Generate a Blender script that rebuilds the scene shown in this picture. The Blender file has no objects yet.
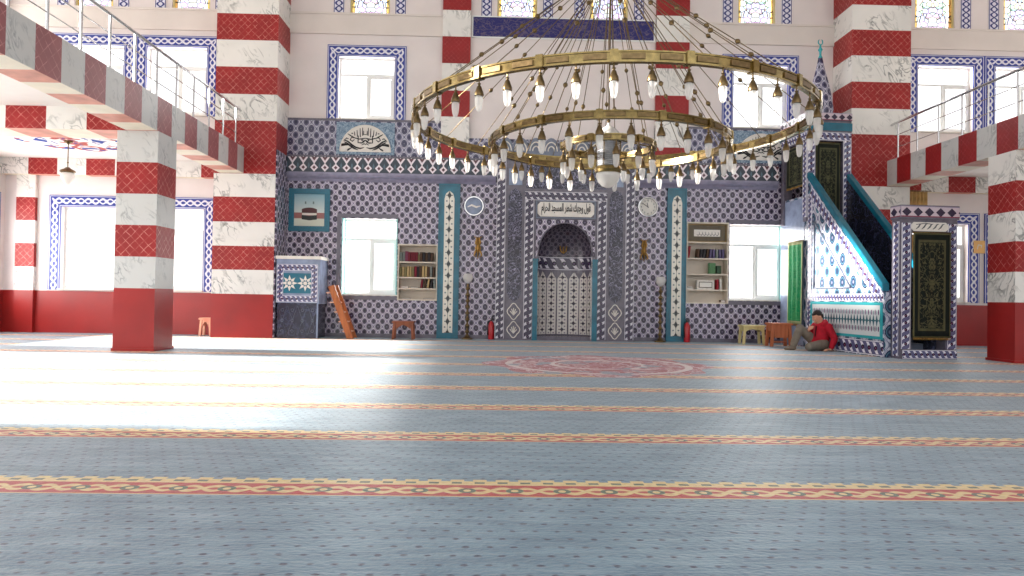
import bpy, bmesh, math, random
from mathutils import Vector, Matrix
random.seed(7)
PI = math.pi
SC = bpy.context.scene
COL = SC.collection
SCALE = 0.82          # everything is laid out in survey units, then brought to metres at the end
XC = 1.83             # axis of the hall
W = 18.5              # qibla wall plane

# ------------------------------------------------------------------ camera ray (survey of the photograph)
CF, CT, CP, CR, CH = 700.0, math.atan(17.7/700), math.atan(9.5/700), 0.016, 1.1
def ray(px, py):
    c, s = math.cos(CR), math.sin(CR)
    u = (px-512)*c+(py-288)*s; v = -(px-512)*s+(py-288)*c
    y = CF*math.cos(CP)+v*math.sin(CP); z = CF*math.sin(CP)-v*math.cos(CP)
    return u*math.cos(CT)+y*math.sin(CT), -u*math.sin(CT)+y*math.cos(CT), z
def at(px, py, Y):
    a = ray(px, py); k = Y/a[1]
    return a[0]*k, CH+a[2]*k

# ------------------------------------------------------------------ shader helpers
T = None
def lin(c):
    return tuple((x/255/12.92 if x/255 <= .04045 else ((x/255+.055)/1.055)**2.4) for x in c[:3])+(1.0,)
def link(src, dst):
    if isinstance(src, V): T.links.new(src.s, dst)
    elif hasattr(src, 'is_output'): T.links.new(src, dst)
    else: dst.default_value = src
def M(op, *a):
    n = T.nodes.new('ShaderNodeMath'); n.operation = op
    for i, x in enumerate(a): link(x, n.inputs[i])
    return V(n.outputs[0])
class V:
    def __init__(self, s): self.s = s
    def __add__(self, o): return M('ADD', self, o)
    __radd__ = __add__
    def __sub__(self, o): return M('SUBTRACT', self, o)
    def __rsub__(self, o): return M('SUBTRACT', o, self)
    def __mul__(self, o): return M('MULTIPLY', self, o)
    __rmul__ = __mul__
    def __truediv__(self, o): return M('DIVIDE', self, o)
    def abs(self): return M('ABSOLUTE', self)
    def fr(self): return M('FRACT', self)
    def fl(self): return M('FLOOR', self)
    def sin(self): return M('SINE', self)
    def cos(self): return M('COSINE', self)
    def lt(self, o): return M('LESS_THAN', self, o)
    def gt(self, o): return M('GREATER_THAN', self, o)
    def mn(self, o): return M('MINIMUM', self, o)
    def mx(self, o): return M('MAXIMUM', self, o)
    def pw(self, o): return M('POWER', self, o)
def ss(x, a, b):
    n = T.nodes.new('ShaderNodeMapRange'); n.clamp = True
    link(x, n.inputs[0]); n.inputs[1].default_value = a; n.inputs[2].default_value = b
    n.inputs[3].default_value = 0; n.inputs[4].default_value = 1
    return V(n.outputs[0])
def mix(f, a, b):
    n = T.nodes.new('ShaderNodeMix'); n.data_type = 'RGBA'
    link(f, n.inputs[0])
    link(lin(a) if isinstance(a, tuple) else a, n.inputs[6]); link(lin(b) if isinstance(b, tuple) else b, n.inputs[7])
    return V(n.outputs[2])
def uv():
    n = T.nodes.new('ShaderNodeTexCoord'); s = T.nodes.new('ShaderNodeSeparateXYZ')
    T.links.new(n.outputs['UV'], s.inputs[0])
    return V(s.outputs[0]), V(s.outputs[1])
def vec(x, y, z=0.0):
    n = T.nodes.new('ShaderNodeCombineXYZ')
    for i, a in enumerate((x, y, z)): link(a, n.inputs[i])
    return n.outputs[0]
def noise(v, scale, detail=2.0, dist=0.0):
    n = T.nodes.new('ShaderNodeTexNoise'); link(v, n.inputs['Vector'])
    n.inputs['Scale'].default_value = scale; n.inputs['Detail'].default_value = detail; n.inputs['Distortion'].default_value = dist
    return V(n.outputs[0])
def voro(v, scale, feature='F1'):
    n = T.nodes.new('ShaderNodeTexVoronoi'); n.feature = feature; link(v, n.inputs['Vector']); n.inputs['Scale'].default_value = scale
    return V(n.outputs['Distance']), (V(n.outputs['Color']) if feature == 'F1' else None)
MATS = {}
def mat(name, fn, rough=.5, spec=.5, metal=0.0, **kw):
    global T
    m = bpy.data.materials.new(name); m.use_nodes = True; T = m.node_tree
    b = T.nodes['Principled BSDF']
    c = fn() if callable(fn) else fn
    bump = None
    if isinstance(c, list): c, bump = c
    link(lin(c) if isinstance(c, tuple) else c, b.inputs['Base Color'])
    b.inputs['Roughness'].default_value = rough; b.inputs['Specular IOR Level'].default_value = spec; b.inputs['Metallic'].default_value = metal
    for k, v in kw.items(): b.inputs[k.replace('_', ' ')].default_value = v
    if bump is not None:
        n = T.nodes.new('ShaderNodeBump'); n.inputs['Strength'].default_value = bump[1]; n.inputs['Distance'].default_value = .02
        link(bump[0], n.inputs['Height']); T.links.new(n.outputs[0], b.inputs['Normal'])
    MATS[name] = m
    return m

def p_plain(c, amt=.06, sc=3.0):
    def f():
        u, v = uv(); n = noise(vec(u, v), sc, 4)
        return mix(ss(n, .3, .7), tuple(x*(1-amt) for x in c), tuple(min(255, x*(1+amt)) for x in c))
    return f
def p_wood(c1, c2, sc=14.0):
    def f():
        u, v = uv(); n = noise(vec(u*sc, v*1.3), 1.0, 4, .6)
        return mix(ss(n, .3, .7), c1, c2)
    return f
def p_red(c, line, d=.17):
    def f():
        u, v = uv(); w = noise(vec(u, v), 5.0, 2)*.05
        a = ((u+v+w)/d).fr().__sub__(.5).abs(); b = ((u-v+w)/d).fr().__sub__(.5).abs()
        l = a.mx(b); brk = ss(noise(vec(u, v, 3.0), 7.0, 2), .42, .6)
        n = noise(vec(u, v), 2.0, 3)
        base = mix(ss(n, .3, .7), tuple(x*.93 for x in c), tuple(min(255, x*1.05) for x in c))
        return mix(l.gt(.455)*(brk*.75+.15), base, line)
    return f
def p_marble(c=(236, 233, 228), vein=(120, 122, 120), s=1.0):
    def f():
        u, v = uv()
        n = noise(vec(u*1.5+v*.9, v*.8-u*.3), 2.2*s, 5, 1.6)
        k = ss((n-.5).abs(), .05, .0); msk = ss(noise(vec(u, v, 5.0), 1.7*s, 2), .46, .66)
        cl = ss(noise(vec(u, v, 9.0), 1.2, 3), .35, .75)
        return mix(k*msk*.95, mix(cl*.35, c, (198, 198, 194)), vein)
    return f
def p_iznik(a, b, dark=(30, 26, 44), purp=(78, 64, 92), white=(200, 192, 206), line=(112, 100, 132)):
    def f():
        u, v = uv()
        cu = (u*(2*PI/a)).cos(); cv = (v*(2*PI/b)).cos(); g = (cu+cv)*.5
        h = (u*(4*PI/a)).cos()*(v*(4*PI/b)).cos()
        c = mix(ss(g.abs(), .10, .04), white, line)
        c = mix((g.abs()-.24).abs().lt(.05)*h.gt(-.2), c, line)
        c = mix(g.gt(.36), c, dark); c = mix((g-.66).abs().lt(.07)*h.lt(.35), c, purp)
        c = mix(g.gt(.95), c, line)
        c = mix(g.lt(-.44), c, purp); c = mix(g.lt(-.80), c, dark)
        return c
    return f
def p_wave(navy=(40, 58, 148), white=(226, 226, 236), L=1.25):
    def f():
        a, c = uv()
        s = (a*(2*PI/L)).sin()*.20; x = c-.5
        w1 = ss((x-s).abs(), .105, .07); w2 = ss((x+s).abs(), .075, .045)
        e = ss((x.abs()-.41).abs(), .035, .015)
        ring = ss(((x*x+((a/L).fr()-.5)*((a/L).fr()-.5)*(L*L)).pw(.5)-.13).abs(), .05, .03)
        return mix(w1.mx(w2).mx(e).mx(ring*.7), navy, white)
    return f
def p_chain(navy=(34, 44, 120), white=(222, 222, 234), L=1.1):
    def f():
        a, c = uv(); x = c-.5
        s = (a*(2*PI/L)).sin()*.30
        k = ss((x-s).abs(), .12, .08).mx(ss((x+s).abs(), .12, .08))
        e = ss((x.abs()-.46).abs(), .05, .03)
        return mix(k.mx(e), white, navy)
    return f
def p_twist(bg=(62, 56, 78), white=(206, 202, 212), acc=(96, 70, 112), L=.74):
    def f():
        a, c = uv(); x = c-.5
        d = (a/L+x*.9+(c*(2*PI)).sin()*.10).fr()
        inn = x.abs().lt(.40)
        k = d.lt(.40)*inn
        q = (a/L+.30).fr()-.5
        dot = (x*x+q*q*(L*L)).lt(.030)
        col = mix(k, bg, white); col = mix(dot, col, (30, 26, 44))
        col = mix((x*x+q*q*(L*L)).lt(.005), col, acc)
        return mix(x.abs().gt(.44), col, white)
    return f
def p_frieze(L=.7, bg=(38, 48, 62), white=(228, 216, 222), dot=(84, 40, 52)):
    def f():
        a, q = uv()
        p = ((a/L).fr()-.5).abs()*2.0
        top = ((q-.52)/.46)*.92*q.lt(.97)
        w1 = top; w2 = (1.0-((q-.29).abs()/.27))*.74
        w = w1.mx(w2).mx(.10)
        k = p.lt(w)*q.gt(.03)
        inn = p.lt(w-.40)
        c = mix(k, bg, white); c = mix(inn, c, dot)
        side = (1.0-p)+(q-.42).abs()*.9
        c = mix(side.lt(.20), c, (70, 96, 110))
        return c
    return f
def p_crest(L=.16, bg=(196, 180, 190), dark=(48, 38, 62)):
    def f():
        a, q = uv(); p = ((a/L).fr()-.5).abs()*2.0
        k = p.lt((1.0-((q-.45).abs()/.42))*.85)
        c = mix(k, bg, dark)
        c = mix(q.lt(.10), c, (130, 60, 80))
        return mix(q.gt(.92), c, (150, 140, 160))
    return f
def p_motif(L, bg, fg, acc):
    def f():
        a, c = uv(); x = (c-.5).abs()
        t = (a/L).fr(); s = (t*PI).sin()
        k = x.lt(s.pw(5.0)*.17+.018)
        t2 = (a/L+.5).fr()-.5
        d2 = ((x-.27)*(x-.27)+t2*t2*(L*L*1.4)).lt(.008)
        t3 = (a/L).fr()-.5
        d3 = ((x-.26)*(x-.26)+t3*t3*(L*L*2.5)).lt(.006)
        return mix(d3, mix(d2, mix(k, bg, fg), acc), fg)
    return f
def p_script(bg, fg, sc=7.0, th=.035, sx=1.0):
    def f():
        u, v = uv(); n = noise(vec(u*sx, v), sc, 1.5, 1.2); n2 = noise(vec(u*sx, v, 4.0), sc*1.9, 1.0, .5)
        k = ss((n-.5).abs(), th, th*.55).mx(ss((n2-.5).abs(), th*.6, th*.3))
        return mix(k, bg, fg)
    return f
def p_velvet(bg, gold, deep, fr=(.13, .065), rim=None, rw=.035):
    """a woven hanging: uv 0..1 over the cloth, frames and a mirrored floral"""
    def f():
        u, v = uv(); x = (u-.5).abs()
        ex = .5-x; ey = (v-.5).abs()*-1.0+.5
        inside = ex.gt(fr[0]+.05)*ey.gt(fr[1]+.03)
        n = noise(vec(x*2.2, v*5.5), 3.3, 2.0, .9); n2 = noise(vec(x*3.0, v*6.0, 2.0), 5.0, 1.0, .4)
        k = ss((n-.5).abs(), .045, .02).mx(ss(n2, .62, .68))
        m2 = ss((x*x*9.0+((v*5.0).fr()-.5)*((v*5.0).fr()-.5)).pw(.5), .34, .28)*ss(noise(vec(x*6.0, v*14.0), 3.0, 1.0), .40, .55)
        c = mix(inside*k.mx(m2)*.85, bg, gold)
        frm = (ex.gt(fr[0])*ey.gt(fr[1])) - (ex.gt(fr[0]+.05)*ey.gt(fr[1]+.025))
        c = mix(frm*.8, c, gold)
        o = M('SUBTRACT', 1.0, ex.gt(rw)*ey.gt(rw*.42))
        c = mix(o, c, rim or gold)
        return mix(ss(noise(vec(u, v), 9.0, 2), .4, .7)*.35, c, deep)
    return f
def p_carpet():
    u, v = uv()
    # plain field: blue grey pile with rows of small dark knots
    n = noise(vec(u, v*1.6), 2.4, 5, .4); n2 = noise(vec(u, v*2.2), 22.0, 3)
    c = mix(ss(n, .3, .72), (100, 126, 142), (130, 154, 168))
    c = mix(ss(n2, .54, .74)*.6, c, (88, 106, 122))
    st = noise(vec(u*1.2, v*9.0), 1.6, 4, .3)
    c = mix(ss(st, .50, .72)*.45, c, (84, 104, 120)); c = mix(ss(st, .48, .30)*.35, c, (160, 176, 184))
    a = .105
    gu = (u/a).fr()-.5; row = (v/a).fl(); gv = (v/a).fr()-.5
    off = (row*.5).fr()
    gu = ((u/a)+off).fr()-.5
    d = (gu*gu+gv*gv*1.6).pw(.5)+(n2-.5)*.40
    c = mix(ss(d, .19, .08)*.85, c, (58, 50, 68))
    # border bands
    P = 1.483; t0 = (v-4.06+.19)/P; t = t0.fr()*P*(1/.36)
    on = t.lt(1.0)*v.lt(17.6)*v.gt(3.4)
    s = (u/.27)
    wav = (s*2*PI).sin()
    red = (184, 32, 18); cream = (226, 200, 136); green = (74, 96, 70)
    b = mix(t.gt(0.0), cream, red)
    fr1 = ((t-.34)-wav*.13).abs(); fr2 = ((t-.34)+wav*.13).abs()
    b = mix(ss(fr1, .09, .06).mx(ss(fr2, .075, .045)), b, cream)
    sx = s.fr()-.5
    lf = (sx*sx*2.4+(t-.34)*(t-.34)*5.0).lt(.085)
    lf2 = (sx*sx*9.0+(t-.34)*(t-.34)*14.0).lt(.06)
    b = mix(lf, b, green); b = mix(lf2, b, cream)
    b = mix(t.lt(.10), b, red); b = mix(t.lt(.035), b, cream)
    b = mix((t-.615).abs().lt(.045), b, red)
    up = t.gt(.66); b = mix(up, b, cream)
    sc = ((u/.135).fr()-.5).abs()
    b = mix((t-.80).abs().lt(.05)*sc.lt(.22), b, green)
    on = on*M('SUBTRACT', 1.0, t.gt(.90)*sc.gt(.3))
    b = mix(ss(n2, .4, .75)*.30, b, (110, 70, 50))
    c = mix(on*.94, c, b)
    # medallion in front of the niche
    dx = (u-1.75); dy = (v-11.7); r = (dx*dx*.95+dy*dy).pw(.5)
    ang = M('ARCTAN2', dy, dx)
    lobe = (ang*8.0).cos()*.12+1.78
    med = r.lt(lobe)
    fl = noise(vec(u, v), 3.4, 2, 1.4)
    mc = mix(ss((fl-.5).abs(), .05, .025), (150, 26, 44), (200, 172, 172))
    mc = mix((r-1.45).abs().lt(.06), mc, (206, 190, 186)); mc = mix((r-.75).abs().lt(.05), mc, (206, 190, 186))
    mc = mix(ss(noise(vec(u, v, 7.0), 2.2, 2), .58, .62), mc, (120, 132, 146))
    c = mix(med, c, mc)
    return [c, (n2+n*.6, .5)]

mat('cream_plaster', p_plain((228, 219, 217), .02, 1.2), .8, .2)
mat('cream_band', p_plain((222, 213, 207), .02, 1.2), .8, .2)
mat('white_ceiling', p_plain((238, 232, 226), .01), .85, .2)
mat('dado_red', p_plain((152, 34, 32), .06, 1.5), .35, .5)
mat('stripe_red', p_red((150, 28, 28), (206, 128, 118)), .45, .4)
mat('stripe_red_fine', p_red((146, 28, 30), (172, 66, 66), .12), .45, .4)
mat('marble', p_marble(), .35, .4)
mat('beam_rose', p_red((150, 88, 90), (188, 128, 128), .2), .4, .4)  # dusty rose with pale net lines, left gallery beam only
mat('gray_marble', p_marble((202, 202, 200), (140, 144, 146), 1.3), .4, .4)
mat('soffit_rose', p_plain((214, 150, 132), .08, 3), .6, .3)
mat('soffit_cream', p_plain((236, 226, 206), .03, 3), .6, .3)
mat('tile_field', p_iznik(.233, .28), .22, .5)
mat('tile_upper', p_iznik(.27, .34, (44, 44, 72), (84, 80, 112), (184, 182, 198), (100, 98, 122)), .25, .5)
mat('tile_minbar', p_iznik(.42, .52, (44, 58, 82), (70, 108, 128), (190, 192, 204), (112, 114, 140)), .10, .6)
mat('tile_gray', p_plain((100, 95, 108), .10, 8), .25, .5)
mat('tile_slate', p_plain((104, 112, 130), .10, 6), .3, .5)
mat('tile_lilac', p_plain((134, 130, 152), .10, 6), .3, .5)
mat('shelf_beige', p_plain((212, 200, 184), .03), .45, .4)
mat('tile_navy', p_script((36, 38, 56), (66, 70, 96), 3.0, .02), .25, .5)
mat('tile_bluegray', p_plain((128, 140, 166), .10, 5), .18, .5)
mat('wave_border', p_wave(), .3, .5)
mat('chain_border', p_chain(), .3, .5)
mat('twist', p_twist(), .22, .5)
mat('twist_bright', p_twist((92, 92, 128), (222, 220, 230), (120, 70, 110)), .15, .5)
mat('frieze', p_frieze(), .3, .5)
mat('crest', p_crest(1.1), .25, .5)
mat('teal', p_plain((18, 98, 120), .10, 4), .25, .5)
mat('teal_bright', p_plain((52, 160, 168), .08, 4), .2, .5)
mat('teal_floral', p_script((92, 118, 142), (150, 170, 188), 9.0, .05), .25, .5)
mat('motif_white', p_motif(.30/.26, (222, 218, 206), (34, 40, 44), (90, 104, 110)), .25, .5)
mat('motif_panel', p_motif(.42, (204, 210, 212), (58, 100, 112), (104, 66, 106)), .15, .5)
mat('niche_band', p_motif(.7, (206, 200, 196), (46, 40, 58), (120, 110, 130)), .25, .5)
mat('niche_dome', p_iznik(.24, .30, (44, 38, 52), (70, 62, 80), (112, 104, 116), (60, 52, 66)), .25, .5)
mat('script_navy', p_script((24, 22, 46), (136, 132, 160), 6.0, .022), .2, .5)
mat('script_blue', p_script((36, 36, 104), (96, 84, 112), 5.0, .03, .7), .4, .4)
mat('panel_white', p_plain((224, 218, 210), .03, 6), .3, .5)
mat('ink', (26, 26, 30), .5, .3)
mat('ink_grey', (92, 92, 98), .5, .3)
mat('white_lacquer', p_plain((226, 222, 214), .02), .4, .4)
mat('pvc', p_plain((232, 234, 232), .01), .3, .5)
mat('pvc_aqua', p_plain((150, 206, 204), .03), .3, .5)
mat('steel', p_plain((196, 196, 198), .03, 9), .22, .5, 1.0)
mat('brass', p_plain((134, 116, 76), .14, 12), .26, .5, 1.0)
mat('brass_dark', p_plain((112, 94, 66), .14, 20), .38, .5, 1.0)
mat('gold_paint', p_plain((160, 122, 62), .2, 20), .4, .5, .7)
mat('wood_orange', p_wood((150, 78, 36), (186, 106, 54)), .4, .4)
mat('wood_brown', p_wood((122, 62, 34), (152, 82, 48)), .45, .4)
mat('wood_terracotta', p_wood((170, 92, 56), (192, 112, 74)), .45, .4)
mat('wood_cream', p_wood((196, 180, 120), (218, 204, 150)), .45, .4)
mat('wood_pale', p_wood((226, 168, 140), (238, 190, 160)), .5, .4)
mat('wood_dark', p_wood((46, 28, 20), (66, 42, 30)), .4, .4)
mat('wood_olive', p_wood((74, 64, 48), (96, 84, 62), 8), .4, .4)
mat('extinguisher_red', p_plain((176, 22, 34), .05), .3, .5)
mat('black_plastic', (24, 24, 26), .5, .4)
mat('velvet_black', p_velvet((18, 24, 20), (92, 88, 60), (12, 14, 13)), .8, .2)
mat('velvet_green', p_velvet((24, 132, 80), (70, 150, 96), (14, 96, 56), (.10, .04), (184, 186, 140), .085), .7, .2)
mat('velvet_dark', p_velvet((26, 32, 26), (92, 92, 66), (18, 20, 17)), .8, .2)
mat('curtain_beige', p_plain((196, 164, 112), .12, 5), .9, .1)
mat('sign_orange', p_plain((240, 190, 120), .04), .5, .3)
mat('carpet', p_carpet, .46, .5, Sheen_Weight=.20, Sheen_Roughness=.35)
mat('skin', p_plain((206, 150, 122), .04), .55, .35)
mat('hair', p_plain((40, 30, 26), .2, 30), .6, .3)
mat('jacket', p_plain((166, 26, 42), .10, 9), .8, .2)
mat('jacket_dark', p_plain((64, 14, 22), .10, 9), .8, .2)
mat('trousers', p_plain((120, 110, 98), .08, 9), .85, .2)
mat('sock', p_plain((176, 172, 164), .06, 9), .9, .2)
mat('stone_outside', p_plain((200, 196, 188), .05), .9, .1)
for n, c in {'book_maroon': (112, 24, 40), 'book_plum': (126, 60, 84), 'book_brown': (72, 50, 34), 'book_olive': (122, 112, 74), 'book_tan': (176, 150, 104),
             'book_grey': (120, 126, 122), 'book_black': (42, 38, 42), 'book_red': (150, 26, 40), 'book_violet': (92, 82, 116), 'book_white': (216, 210, 202), 'book_green': (84, 124, 84), 'book_deepgreen': (52, 78, 56)}.items():
    mat(n, p_plain(c, .08, 20), .55, .3)

def mat_glass(name, tint=(255, 255, 255), refl=.06):
    global T
    m = bpy.data.materials.new(name); m.use_nodes = True; T = m.node_tree
    T.nodes.remove(T.nodes['Principled BSDF']); o = T.nodes['Material Output']
    t = T.nodes.new('ShaderNodeBsdfTransparent'); t.inputs[0].default_value = lin(tint)
    g = T.nodes.new('ShaderNodeBsdfGlossy'); g.inputs[1].default_value = .03
    x = T.nodes.new('ShaderNodeMixShader'); x.inputs[0].default_value = refl
    T.links.new(t.outputs[0], x.inputs[1]); T.links.new(g.outputs[0], x.inputs[2]); T.links.new(x.outputs[0], o.inputs[0])
    MATS[name] = m
mat_glass('window_glass')
def mat_stained():
    global T
    m = bpy.data.materials.new('stained_glass'); m.use_nodes = True; T = m.node_tree
    T.nodes.remove(T.nodes['Principled BSDF']); o = T.nodes['Material Output']
    u, v = uv(); x = (u-.5).abs()
    d, c = voro(vec(x, v), 8.0); e, _ = voro(vec(x, v), 8.0, 'DISTANCE_TO_EDGE')
    h = T.nodes.new('ShaderNodeHueSaturation'); h.inputs['Saturation'].default_value = .9; h.inputs['Value'].default_value = 1.3; link(c, h.inputs['Color'])
    cc = mix(.58, V(h.outputs[0]), (255, 254, 250)); edge = x.gt(.40)
    cc = mix(edge, cc, (236, 190, 110)); cc = mix(e.lt(.045), cc, (30, 28, 30))
    t = T.nodes.new('ShaderNodeBsdfTransparent'); link(cc, t.inputs[0])
    g = T.nodes.new('ShaderNodeBsdfGlossy'); g.inputs[1].default_value = .1
    xx = T.nodes.new('ShaderNodeMixShader'); xx.inputs[0].default_value = .04
    T.links.new(t.outputs[0], xx.inputs[1]); T.links.new(g.outputs[0], xx.inputs[2]); T.links.new(xx.outputs[0], o.inputs[0])
    MATS['stained_glass'] = m
mat_stained()
def mat_lampglass(name, tr):
    global T
    m = bpy.data.materials.new(name); m.use_nodes = True; T = m.node_tree
    b = T.nodes['Principled BSDF']; o = T.nodes['Material Output']
    b.inputs['Base Color'].default_value = lin((244, 242, 238)); b.inputs['Roughness'].default_value = .12
    t = T.nodes.new('ShaderNodeBsdfTransparent'); x = T.nodes.new('ShaderNodeMixShader')
    tl = T.nodes.new('ShaderNodeBsdfTranslucent'); tl.inputs[0].default_value = lin((250, 248, 244))
    y = T.nodes.new('ShaderNodeMixShader'); y.inputs[0].default_value = .5
    T.links.new(b.outputs[0], y.inputs[1]); T.links.new(tl.outputs[0], y.inputs[2])
    x.inputs[0].default_value = tr
    T.links.new(y.outputs[0], x.inputs[1]); T.links.new(t.outputs[0], x.inputs[2]); T.links.new(x.outputs[0], o.inputs[0])
    MATS[name] = m
mat_lampglass('lamp_glass', .5); mat_lampglass('opal_glass', .0); mat('crystal', p_plain((176, 176, 178), .1, 40), .12, .8, .45); mat('dome_glass', p_plain((190, 186, 180), .06, 20), .2, .6)
def p_picture():
    u, v = uv()
    c = mix(ss(v, .35, 1.0), (214, 220, 214), (126, 166, 180))
    ground = v.lt(.42); c = mix(ground, c, (150, 96, 92)); c = mix(v.lt(.24), c, (206, 208, 192))
    x = (u-.5).abs()
    roof = (v-.58+x*x*.8); c = mix(x.lt(.25)*v.gt(.40)*roof.lt(0.0), c, (74, 26, 30))
    c = mix(x.lt(.24)*(v-.375).abs().lt(.035), c, (222, 216, 206)); c = mix(x.lt(.25)*(v-.25-x*.12).abs().lt(.07), c, (22, 30, 30))
    c = mix(((x-.13).abs().lt(.025))*((v-.73).abs().lt(.04)), c, (90, 110, 112)); return c
mat('kaaba_picture', p_picture, .3, .4)
mat('brown_picture', p_script((140, 92, 66), (206, 180, 150), 7.0, .06), .4, .4)
mat('ceiling_floral', lambda: (lambda u, v: mix(ss(noise(vec((u).abs(), (v).abs()), 2.6, 1.5, 1.2), .50, .53), mix(ss(noise(vec(u.abs(), v.abs(), 3.0), 3.2, 1.0, 1.0), .52, .55), (240, 234, 230), (176, 84, 76)), (40, 66, 150)))(*uv()), .7, .2)

# ------------------------------------------------------------------ mesh builder
class B:
    def __init__(self):
        self.bm = bmesh.new(); self.uv = self.bm.loops.layers.uv.new('UVMap'); self.ex = self.bm.faces.layers.int.new('ex')
    def face(self, pts, mi=0, uvs=None, smooth=False):
        vs = [self.bm.verts.new(p) for p in pts]
        f = self.bm.faces.new(vs); f.material_index = mi; f.smooth = smooth
        if uvs:
            f[self.ex] = 1
            for l, q in zip(f.loops, uvs): l[self.uv].uv = q
        return f
    def hexa(self, a, b, mi=0, uva=None):
        """a: four corners of the near face, b: the four behind them"""
        self.face(a, mi, uva); self.face(b[::-1], mi)
        n = len(a)
        for i in range(n):
            j = (i+1) % n; self.face([a[j], a[i], b[i], b[j]], mi)
    def box(self, x0, x1, y0, y1, z0, z1, mi=0):
        a = [(x0, y0, z0), (x1, y0, z0), (x1, y0, z1), (x0, y0, z1)]; b = [(x, y1, z) for x, _, z in a]
        self.hexa(a, b, mi)
    def slab(self, pl, pts, d0, d1, mi=0, uvs=None):
        """outline pts (a,b) on plane pl, from depth d0 (back) to d1 (front)"""
        self.hexa([pl(a, b, d1) for a, b in pts], [pl(a, b, d0) for a, b in pts], mi, uvs)
    def lathe(self, prof, c=(0, 0, 0), n=20, mi=0, mx=None, smooth=True, ph=0.0, cap=True):
        rings = []
        for r, z in prof:
            if r < 1e-6: ps = [Vector((0, 0, z))]
            else: ps = [Vector((r*math.cos(2*PI*i/n+ph), r*math.sin(2*PI*i/n+ph), z)) for i in range(n)]
            ps = [(mx @ p) if mx else p for p in ps]
            rings.append([self.bm.verts.new(p+Vector(c)) for p in ps])
        for k in range(len(rings)-1):
            A, D = rings[k], rings[k+1]
            for i in range(n):
                j = (i+1) % n
                if len(A) == 1 and len(D) == 1: continue
                if len(A) == 1: vs = [A[0], D[j], D[i]]
                elif len(D) == 1: vs = [A[i], A[j], D[0]]
                else: vs = [A[i], A[j], D[j], D[i]]
                f = self.bm.faces.new(vs); f.material_index = mi; f.smooth = smooth
        for R, rev in ((rings[0], True), (rings[-1], False)):
            if len(R) > 2 and cap:
                f = self.bm.faces.new(R[::-1] if rev else R); f.material_index = mi
    def tube(self, pts, r, n=8, mi=0, closed=False, smooth=True):
        pts = [Vector(p) for p in pts]; rs = r if isinstance(r, (list, tuple)) else [r]*len(pts)
        N = len(pts); rings = []; up = None
        for i, p in enumerate(pts):
            if closed: t = pts[(i+1) % N]-pts[i-1]
            else: t = pts[min(i+1, N-1)]-pts[max(i-1, 0)]
            t.normalize()
            if up is None: up = Vector((0, 0, 1)) if abs(t.z) < .9 else Vector((1, 0, 0))
            s = t.cross(up).normalized(); up = s.cross(t).normalized()
            rings.append([self.bm.verts.new(p+(s*math.cos(2*PI*k/n)+up*math.sin(2*PI*k/n))*rs[i]) for k in range(n)])
        m = N if closed else N-1
        for i in range(m):
            A, D = rings[i], rings[(i+1) % N]
            for k in range(n):
                j = (k+1) % n; f = self.bm.faces.new([A[k], A[j], D[j], D[k]]); f.material_index = mi; f.smooth = smooth
        if not closed:
            for R in (rings[0][::-1], rings[-1]): f = self.bm.faces.new(R); f.material_index = mi
    def ball(self, c, r, n=14, m=9, mi=0, sc=(1, 1, 1), mx=None):
        P = [(r*math.sin(PI*i/m) if 0 < i < m else 0, -r*math.cos(PI*i/m)) for i in range(m+1)]
        S = Matrix.Diagonal((*sc, 1)).to_3x3(); S = (mx @ S) if mx else S
        self.lathe(P, c, n, mi, S)
    def grid_slab(self, xs, zs, fill, y0, y1, mi=lambda x, z: 0):
        """wall panel on the XZ grid with openings where fill() is False; y0 front, y1 back"""
        X, Z = len(xs)-1, len(zs)-1
        F = [[fill((xs[i]+xs[i+1])/2, (zs[j]+zs[j+1])/2) for j in range(Z)] for i in range(X)]
        vc = {}
        def v(i, j, k):
            if (i, j, k) not in vc: vc[(i, j, k)] = self.bm.verts.new((xs[i], (y0, y1)[k], zs[j]))
            return vc[(i, j, k)]
        for i in range(X):
            for j in range(Z):
                if not F[i][j]: continue
                m = mi((xs[i]+xs[i+1])/2, (zs[j]+zs[j+1])/2)
                q = [(i, j), (i+1, j), (i+1, j+1), (i, j+1)]
                fs = [[v(a, b, 0) for a, b in q], [v(a, b, 1) for a, b in q[::-1]]]
                for (di, dj, e0, e1) in ((0, -1, 0, 1), (1, 0, 1, 2), (0, 1, 2, 3), (-1, 0, 3, 0)):
                    ii, jj = i+di, j+dj
                    if not (0 <= ii < X and 0 <= jj < Z and F[ii][jj]):
                        a, b = q[e0], q[e1]; fs.append([v(*b, 0), v(*a, 0), v(*a, 1), v(*b, 1)])
                for f in fs: self.bm.faces.new(f).material_index = m
    def build(self, name, mats, parent=None, bevel=0.0, weld=True, sharp=None, recalc=True):
        bm = self.bm
        if weld: bmesh.ops.remove_doubles(bm, verts=bm.verts, dist=1e-5)
        if bevel:
            es = [e for e in bm.edges if len(e.link_faces) == 2 and e.calc_face_angle(0) > .5]
            bmesh.ops.bevel(bm, geom=es, offset=bevel, segments=2, affect='EDGES', clamp_overlap=True)
        if recalc: bmesh.ops.recalc_face_normals(bm, faces=bm.faces)
        bm.normal_update()
        for f in bm.faces:
            if f[self.ex]: continue
            n = f.normal; ax = max(range(3), key=lambda i: abs(n[i]))
            for l in f.loops:
                p = l.vert.co; l[self.uv].uv = ((p.y, p.z), (p.x, p.z), (p.x, p.y))[ax]
        me = bpy.data.meshes.new(name); bm.to_mesh(me); bm.free()
        for m in (mats if isinstance(mats, (list, tuple)) else [mats]): me.materials.append(MATS[m])
        if sharp: me.set_sharp_from_angle(angle=sharp)
        o = bpy.data.objects.new(name, me); COL.objects.link(o)
        if parent is not None:
            o.parent = parent; r = parent
            while r.parent: r = r.parent
            me.transform((Matrix.Translation(r.location) @ r.rotation_euler.to_matrix().to_4x4()).inverted())
        return o
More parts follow.
